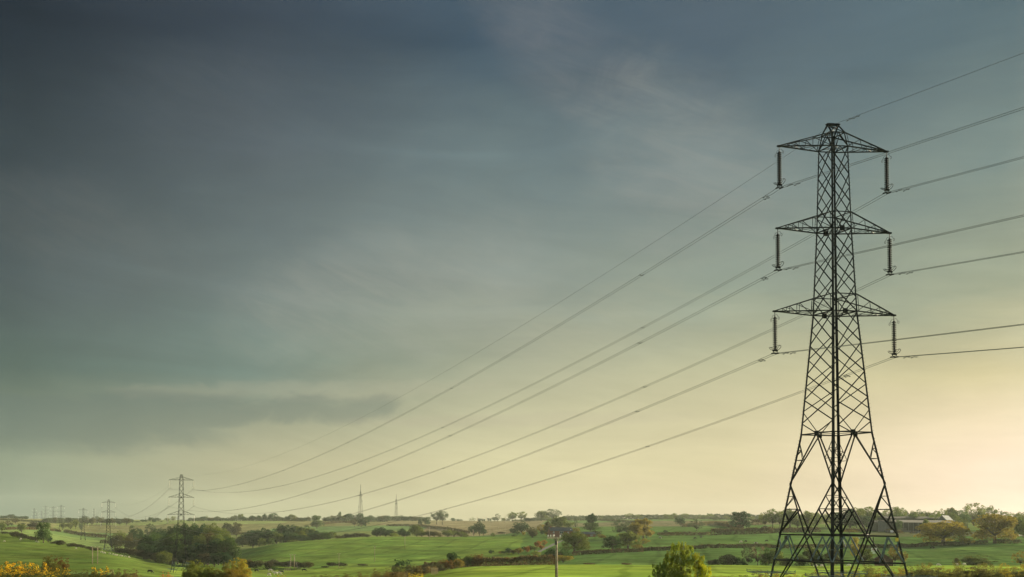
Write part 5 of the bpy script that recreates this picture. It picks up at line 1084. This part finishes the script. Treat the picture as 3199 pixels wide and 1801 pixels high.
# farm
M['roof_light'] = simple('pale_roof', (.2, .23, .22), .7, 0, .2, .5)
D = 840.; px = D/F/K; g = ground(X(2789, 500), D)
t = thing('farm_barn', 'long dark livestock barn with grey roof behind the yellow oak', 'barn', g, R(-3), None); zt_ = at(X(2789, 500), Yv(338), D).z-g.z; ze = at(X(2789, 500), Yv(388), D).z-g.z
xa0, xa1 = (130-500)*px, (1430-500)*px
m = MB(); gable(m, xa0, xa1, 0, 24, ze, zt_); obj('roof', m, M['barn_roof'], t)
m = MB(); m.box((xa0, 0, ze*.42), (xa1, .2, ze-.2)); m.box((xa0, 23.8, -1), (xa1, 24, ze-.2)); m.box((xa0, .21, -1), (xa0+.2, 23.79, ze-.2)); m.box((xa1-.2, .21, -1), (xa1, 23.79, ze-.2)); obj('wall', m, M['barn_wall'], t)
for k in range(15):
    x = xa0+(xa1-xa0)*k/14; m = MB(); m.box((x-.18, -.18, -1), (x+.18, -.01, ze-.2)); obj('post', m, M['barn_light'], t)
m = MB(); m.box((xa0+26*px*4, -.05, 0), (xa0+60*px*4, .0, 1.3)); obj('feed_barrier', m, M['barn_light'], t)
gg = ground(X(2789, 60), 850); t = thing('farm_shed', 'pale grey shed at the left end of the long barn', 'barn', gg, R(-3)); zt3 = at(X(2789, 60), Yv(350), 850).z-gg.z
m = MB(); wallbox(m, -8, 9, 0, 14, zt3-2.2, zt3); obj('wall', m, M['barn_light'], t); m = MB(); gable(m, -8, 9, 0, 14, zt3-2.2, zt3); obj('roof', m, M['barn_roof'], t); m = MB(); m.box((-5, -.08, 0), (0, -.01, 3.4)); obj('door', m, M['barn_wall'], t)
gg = ground(X(2400, 2350), 860); t = thing('farm_shed', 'low dark shed left of the pale grey one, behind the pylon leg', 'barn', gg, R(-3)); zt3 = at(X(2400, 2350), Yv(350), 860).z-gg.z
m = MB(); wallbox(m, -9, 9, 0, 12, zt3-2, zt3); obj('wall', m, M['barn_wall'], t); m = MB(); gable(m, -9, 9, 0, 12, zt3-2, zt3); obj('roof', m, M['barn_roof'], t)
for xx, wd, dd, lab in ((250, 16, 900, 'far shed roof showing above the left of the long barn'), (640, 18, 905, 'far shed roof showing above the middle of the long barn')):
    gg = ground(X(2789, xx), dd); zt3 = at(X(2789, xx), Yv(272), dd).z-gg.z; t = thing('farm_shed', lab, 'barn', gg, R(-3), None)
    m = MB(); wallbox(m, -wd, wd, 0, 12, zt3-1.6, zt3); obj('wall', m, M['barn_wall'], t); m = MB(); gable(m, -wd, wd, 0, 12, zt3-1.6, zt3); obj('roof', m, M['barn_roof'], t)
gg = ground(X(2789, 1120), 870); zt3 = at(X(2789, 1120), Yv(250), 870).z-gg.z; t = thing('farm_shed', 'white pointed roof rising behind the right half of the barn', 'barn', gg, R(20))
m = MB(); wallbox(m, -4, 4, 0, 7, zt3-4, zt3); obj('wall', m, M['barn_light'], t); m = MB(); gable(m, -4, 4, 0, 7, zt3-4, zt3); obj('roof', m, M['roof_light'], t)
# dark field shed on the near crest
D = 404.; g = ground(X(2400, 2260), D); px = D/F/K; zt4 = at(X(2400, 2260), Yv(1000), D).z-g.z; ze4 = at(X(2400, 2260), Yv(1105), D).z-g.z
t = thing('field_shed', 'dark rusty tin shed behind the right pylon legs', 'shed', g, R(55)); m = MB(); wallbox(m, -4.6, 4.6, -2.9, 2.9, ze4, zt4); obj('wall', m, M['rust'], t); m = MB(); gable(m, -4.6, 4.6, -2.9, 2.9, ze4, zt4); obj('roof', m, M['rust'], t)
m = MB(); m.box((-1.6, -2.96, 0), (1.2, -2.91, 2.4)); obj('door', m, M['barn_wall'], t)
for a in ((640, 820, 330, 150, OL, 'round', 'olive tree in front of the middle of the long barn'), (120, 822, 345, 110, GN, 'round', 'green tree before the left end of the long barn'), (1330, 815, 290, 200, OL, 'round', 'olive tree covering the right end of the long barn'), (860, 905, 225, 220, OL, 'open', 'airy tree just behind the long barn'), (420, 905, 240, 200, GN, 'round', 'green tree just behind the left half of the long barn')):
    plant(X(2789, a[0]), a[1], Yv(a[2]), a[3]/K, a[5], a[4], a[6], 'tree', 'trees round the farm')
# farmyard oddments
def clutter(u0, px_, py, D, kind, label):
    u = X(u0, px_); g = ground(u, D); t = thing(kind, label, {'trailer': 'trailer', 'tractor': 'tractor', 'silage_bale': 'bale', 'parked_van': 'van'}[kind], g, .3)
    if kind == 'trailer':
        m = MB(); m.box((-2.2, -.9, .7), (2.2, .9, .85)); m.box((-2.2, -.9, .85), (2.2, -.85, 1.7)); m.box((-2.2, .85, .85), (2.2, .9, 1.7)); m.box((-2.2, -.84, .85), (-2.15, .84, 1.7)); obj('body', m, M['barn_light'], t)
        m = MB(); m.bar((2.2, 0, .75), (3.4, 0, .6), .12); obj('drawbar', m, M['steel'], t); w_ = .45
        xs = ((-.2, 1.0), (-.2, -1.0))
    elif kind == 'tractor':
        m = MB(); m.box((-.1, -.45, .8), (2.2, .45, 1.55)); m.box((-1.3, -.6, .8), (-.1, .6, 1.3)); obj('body', m, M['rust'], t)
        m = MB(); m.box((-1.2, -.65, 2.6), (.1, .65, 2.72)); [m.bar((a, b, 1.3), (a, b, 2.6), .08) for a in (-1.1, 0) for b in (-.6, .6)]; obj('cab', m, M['barn_light'], t); w_ = .75; xs = ((-.7, .95), (-.7, -.95))
        for s in (-1, 1): m = MB(); m.tube([(1.7, s*.7-.12, .45), (1.7, s*.7+.12, .45)], .45, 14); obj('wheel', m, M['black_sign'], t)
    elif kind == 'parked_van':
        m = MB(); m.box((-2.2, -.9, .4), (1.2, .9, 2.1)); m.add([(1.2, -.9, .4), (2.4, -.9, .4), (2.4, .9, .4), (1.2, .9, .4), (1.2, -.9, 2.0), (2.3, -.85, 1.2), (2.3, .85, 1.2), (1.2, .9, 2.0)], [(0, 1, 5, 4), (1, 2, 6, 5), (2, 3, 7, 6), (4, 5, 6, 7), (3, 2, 1, 0)]); obj('body', m, M['white_paint'], t); w_ = .36; xs = ((1.6, .85), (1.6, -.85), (-1.4, .85), (-1.4, -.85))
        m = MB(); m.box((.2, -.93, 1.25), (1.1, -.905, 1.8)); obj('window', m, M['pane'], t)
    else: xs = ()
    for (x, y) in xs: m = MB(); m.tube([(x, y-.13, w_), (x, y+.13, w_)], w_, 14); obj('wheel', m, M['black_sign'], t)
clutter(2789, 500, 550, 790, 'trailer', 'pale farm trailer standing in the yard left of the yellow oak')
clutter(2789, 390, 560, 785, 'tractor', 'old tractor with roll bars in the farmyard')
clutter(2400, 2460, 490, 800, 'parked_van', 'white van parked behind the right pylon leg')
clutter(2400, 2350, 440, 820, 'trailer', 'pale trailer by the low dark shed')
# road glimpsed at the right edge, and the lane by the orchard
def strip(name, pts, wid, mat):
    m = MB(); P = [ground(u, D) for u, D in pts]; vs = []; n = 14
    Q = [P[i].lerp(P[i+1], k/n) for i in range(len(P)-1) for k in range(n)]+[P[-1]]
    for i, p in enumerate(Q):
        d = (Q[min(i+1, len(Q)-1)]-Q[max(0, i-1)]).normalized(); s = Vector((-d.y, d.x, 0))
        for k in range(5):
            q = p+s*(wid*(k/4-.5)); vs.append((q.x, q.y, float(gz(q.x, q.y))+.12))
    m.add(vs, [(i*5+k, i*5+k+1, (i+1)*5+k+1, (i+1)*5+k) for i in range(len(Q)-1) for k in range(4)])
    return struct(obj(name, m, mat))
M['tarmac'] = simple('tarmac', (.045, .048, .05), 1., 0, .2, .5)
strip('road', [(3160, 745), (3190, 720), (3230, 690), (3290, 650), (3400, 600)], 7, M['tarmac'])
strip('lane', [(1683, 620), (1700, 650), (1722, 690), (1742, 730), (1760, 780)], 2.2, M['tarmac'])
# wooden hurdle and the far gate
def gate(u, D, wpx, hpx, label, cols, rows, name='hurdle'):
    g = ground(u, D); w_ = wpx/F*D; h_ = hpx/F*D; t = thing(name, label, 'gate', g, R(10))
    for i in range(cols): x = -w_/2+w_*i/(cols-1); m = MB(); m.box((x-.06, -.05, 0), (x+.06, .05, h_)); obj('upright', m, M['hurdle'], t)
    for i in range(rows): z = h_*(i+.6)/rows; m = MB(); m.box((-w_/2, -.09, z-.06), (w_/2, -.052, z+.06)); obj('rail', m, M['hurdle'], t)
M['hurdle'] = simple('bleached_wood', (.62, .48, .28), .85, 0, .2, 2)
gate(X(1200, 995), 300, 21, 21, 'pale wooden hurdle beside the tangled hedge', 6, 5)
gate(X(0, 2195), 330, 12, 12, 'pale wooden gate behind the gorse on the left', 3, 4, 'field_gate')
gate(X(800, 620), 520, 19, 7, 'short pale fence beside the twin poles by the cattle', 4, 2, 'field_fence')
# ------------------------------------------------------------------ animals
def skin_animal(name, pts, edges, rad, mat, flat=None):
    me = bpy.data.meshes.new(name); me.from_pydata(pts, edges, []); o = bpy.data.objects.new(name, me); COL.objects.link(o)
    md = o.modifiers.new('s', 'SKIN'); sv = me.skin_vertices[0].data
    for i, r in enumerate(rad): sv[i].radius = r if isinstance(r, tuple) else (r, r)
    sv[0].use_root = True
    ms_ = o.modifiers.new('d', 'SUBSURF'); ms_.levels = 2; ms_.render_levels = 2
    dg = bpy.context.evaluated_depsgraph_get(); ev = o.evaluated_get(dg); nm = bpy.data.meshes.new_from_object(ev); bpy.data.objects.remove(o)
    nm.name = name; nm.materials.clear(); nm.materials.append(mat)
    nm.polygons.foreach_set('use_smooth', [True]*len(nm.polygons)); return nm
def quad(size, graze, mat, name, fat=1.):
    s = size; hz = -.62 if graze else .16
    pts = [(0, 0, 1.05), (.55, 0, 1.08), (.85, 0, 1.12), (-.45, 0, 1.08), (-.8, 0, 1.12),
           (1.08, 0, 1.15 if not graze else .98), (1.32, 0, 1.28 if not graze else .62), (1.48, 0, 1.28 if not graze else .32), (1.72, 0, 1.16 if not graze else .12),
           (.72, .22, .72), (.74, .22, .38), (.72, .22, .04), (.72, -.22, .72), (.66, -.22, .38), (.66, -.22, .04),
           (-.68, .22, .78), (-.82, .22, .42), (-.72, .22, .04), (-.70, -.22, .78), (-.62, -.22, .42), (-.56, -.22, .04),
           (-.95, 0, 1.02), (-1.0, 0, .55), (1.50, .14, 1.40 if not graze else .44), (1.50, -.14, 1.40 if not graze else .44)]
    ed = [(0, 1), (1, 2), (0, 3), (3, 4), (2, 5), (5, 6), (6, 7), (7, 8), (2, 9), (9, 10), (10, 11), (2, 12), (12, 13), (13, 14), (4, 15), (15, 16), (16, 17), (4, 18), (18, 19), (19, 20), (4, 21), (21, 22), (7, 23), (7, 24)]
    b = fat; rad = [(.36*b, .40*b), (.36*b, .40*b), (.26*b, .34*b), (.36*b, .38*b), (.26*b, .32*b), (.17*b, .22*b), (.13*b, .16*b), (.12, .13), (.075, .08), (.12, .13), (.065, .07), (.05, .05), (.12, .13), (.065, .07), (.05, .05), (.14, .18), (.075, .08), (.055, .05), (.14, .18), (.075, .08), (.055, .05), (.035, .035), (.025, .025), (.04, .03), (.04, .03)]
    pts = [tuple(c*s for c in p) for p in pts]; rad = [(a*s, c*s) for a, c in rad]
    return skin_animal(name, pts, ed, rad, mat)
CB = [quad(1, True, M['hide_black'], 'cow'), quad(1, False, M['hide_black'], 'cow')]; CW = [quad(1, True, M['hide_white'], 'cow'), quad(1, False, M['hide_white'], 'cow')]; CP = [quad(1, True, M['pied'], 'cow')]
SH = [quad(.55, True, M['fleece'], 'sheep', 1.25), quad(.55, False, M['fleece'], 'sheep', 1.25)]
def beast(u, v, me, rz, label, cat, group, lo=200, hi=1200, D=None):
    D = D or solveD(u, v, lo, hi); g = ground(u, D); o = link(cat, me, None, g); o.rotation_euler.z = R(rz); tag(o, label, cat, group); return o
HC = 'cattle grazing on the central strip'; 
for u0, px_, py, me_, rz, lab in ((800,20,1356,CB[0],200,'black cow at the left end of the central herd'),(800,280,1352,CW[0],-20,'cream cow grazing behind the other pale ones'),(800,510,1384,CB[1],170,'black cow standing right of the cream cows'),(800,255,1440,CW[0],-60,'cream cow nearest the bottom edge'),(800,390,1415,CW[1],160,'cream cow, left of the touching pair'),(800,445,1412,CW[0],-10,'cream cow, right of the touching pair'),(800,940,1346,CB[0],0,'black cow grazing alone right of the twin poles')):
    beast(X(u0, px_), Yv(py), me_, rz, lab, 'cow', HC, 300, 560)
beast(X(400, 432), Yv(1385), CB[0], -25, 'black cow grazing left of the second pylon foot', 'cow', None, 300, 540)
HF = 'cattle on the fields at the right'
for u0, px_, py, me_, rz, lab in ((2000,385,700,CP[0],10,'pied cow beside the autumn trees'),(2000,1080,712,CB[0],190,'dark cow, left of two on the upper field'),(2000,1190,692,CB[1],20,'dark cow, right of two on the upper field'),(2000,1982,788,CW[0],200,'white cow on the field below the lone oak'),(2000,2075,775,CB[0],90,'black cow seen end on below the lone oak'),(2000,2265,812,CP[0],-30,'pied cow near the hedge right of the bright young tree'),(2000,2485,765,CB[0],190,'dark cow just left of the pylon'),
      (2400,370,752,CP[0],200,'pied cow seen through the left pylon leg'),(2400,1755,712,CP[0],-10,'pied cow, left of the pair seen through the pylon'),(2400,1838,722,CB[0],-20,'dark cow, right of the pair seen through the pylon'),(2789,770,902,CB[0],-8,'brown black cow grazing below the yellow oak'),(2789,1750,655,CB[0],180,'dark cow left of the orange oak trunk'),(2789,1935,675,CP[0],160,'pied cow touching the orange oak trunk'),(2789,2110,665,CP[0],0,'pied cow right of the orange oak trunk')):
    beast(X(u0, px_), Yv(py), me_, rz, lab, 'cow', HF, 480, 1100)
HS = 'sheep on the near crest'
for u0, px_, D, me_, rz, lab in ((2400,930,338,SH[0],180,'pale sheep low behind the left pylon legs'),(2400,1045,336,SH[0],10,'pale sheep right of the other behind the pylon'),(2400,1580,338,SH[0],170,'pale sheep behind the middle of the pylon'),(2789,885,352,SH[0],-20,'sheep half hidden by shrubs right of the pylon'),(2789,1260,352,SH[1],200,'white sheep on the near crest under the domed shrub'),(2789,1392,353,SH[0],10,'white sheep grazing right of the one under the domed shrub')):
    beast(X(u0, px_), 0, me_, rz, lab, 'sheep', HS, D=D)
HL = 'sheep dotted over the left grass hill'
sheepL = [(90,765),(405,716),(395,735),(710,770),(750,782),(1490,908),(2000,975),(2035,992),(2060,998),(2160,1012),(2225,1025),(2260,1035),(2300,1040),(2365,1052),(2400,1058),(2460,1068),(2530,1080)]
for i, (a, b) in enumerate(sorted(sheepL)):
    beast(X(0, a), Yv(b), SH[i % 2], random.choice((0, 180))+random.uniform(-30, 30), f'tiny white sheep on the left grass hill, {ORD[i]} from the left', 'sheep', HL, 380, 780)
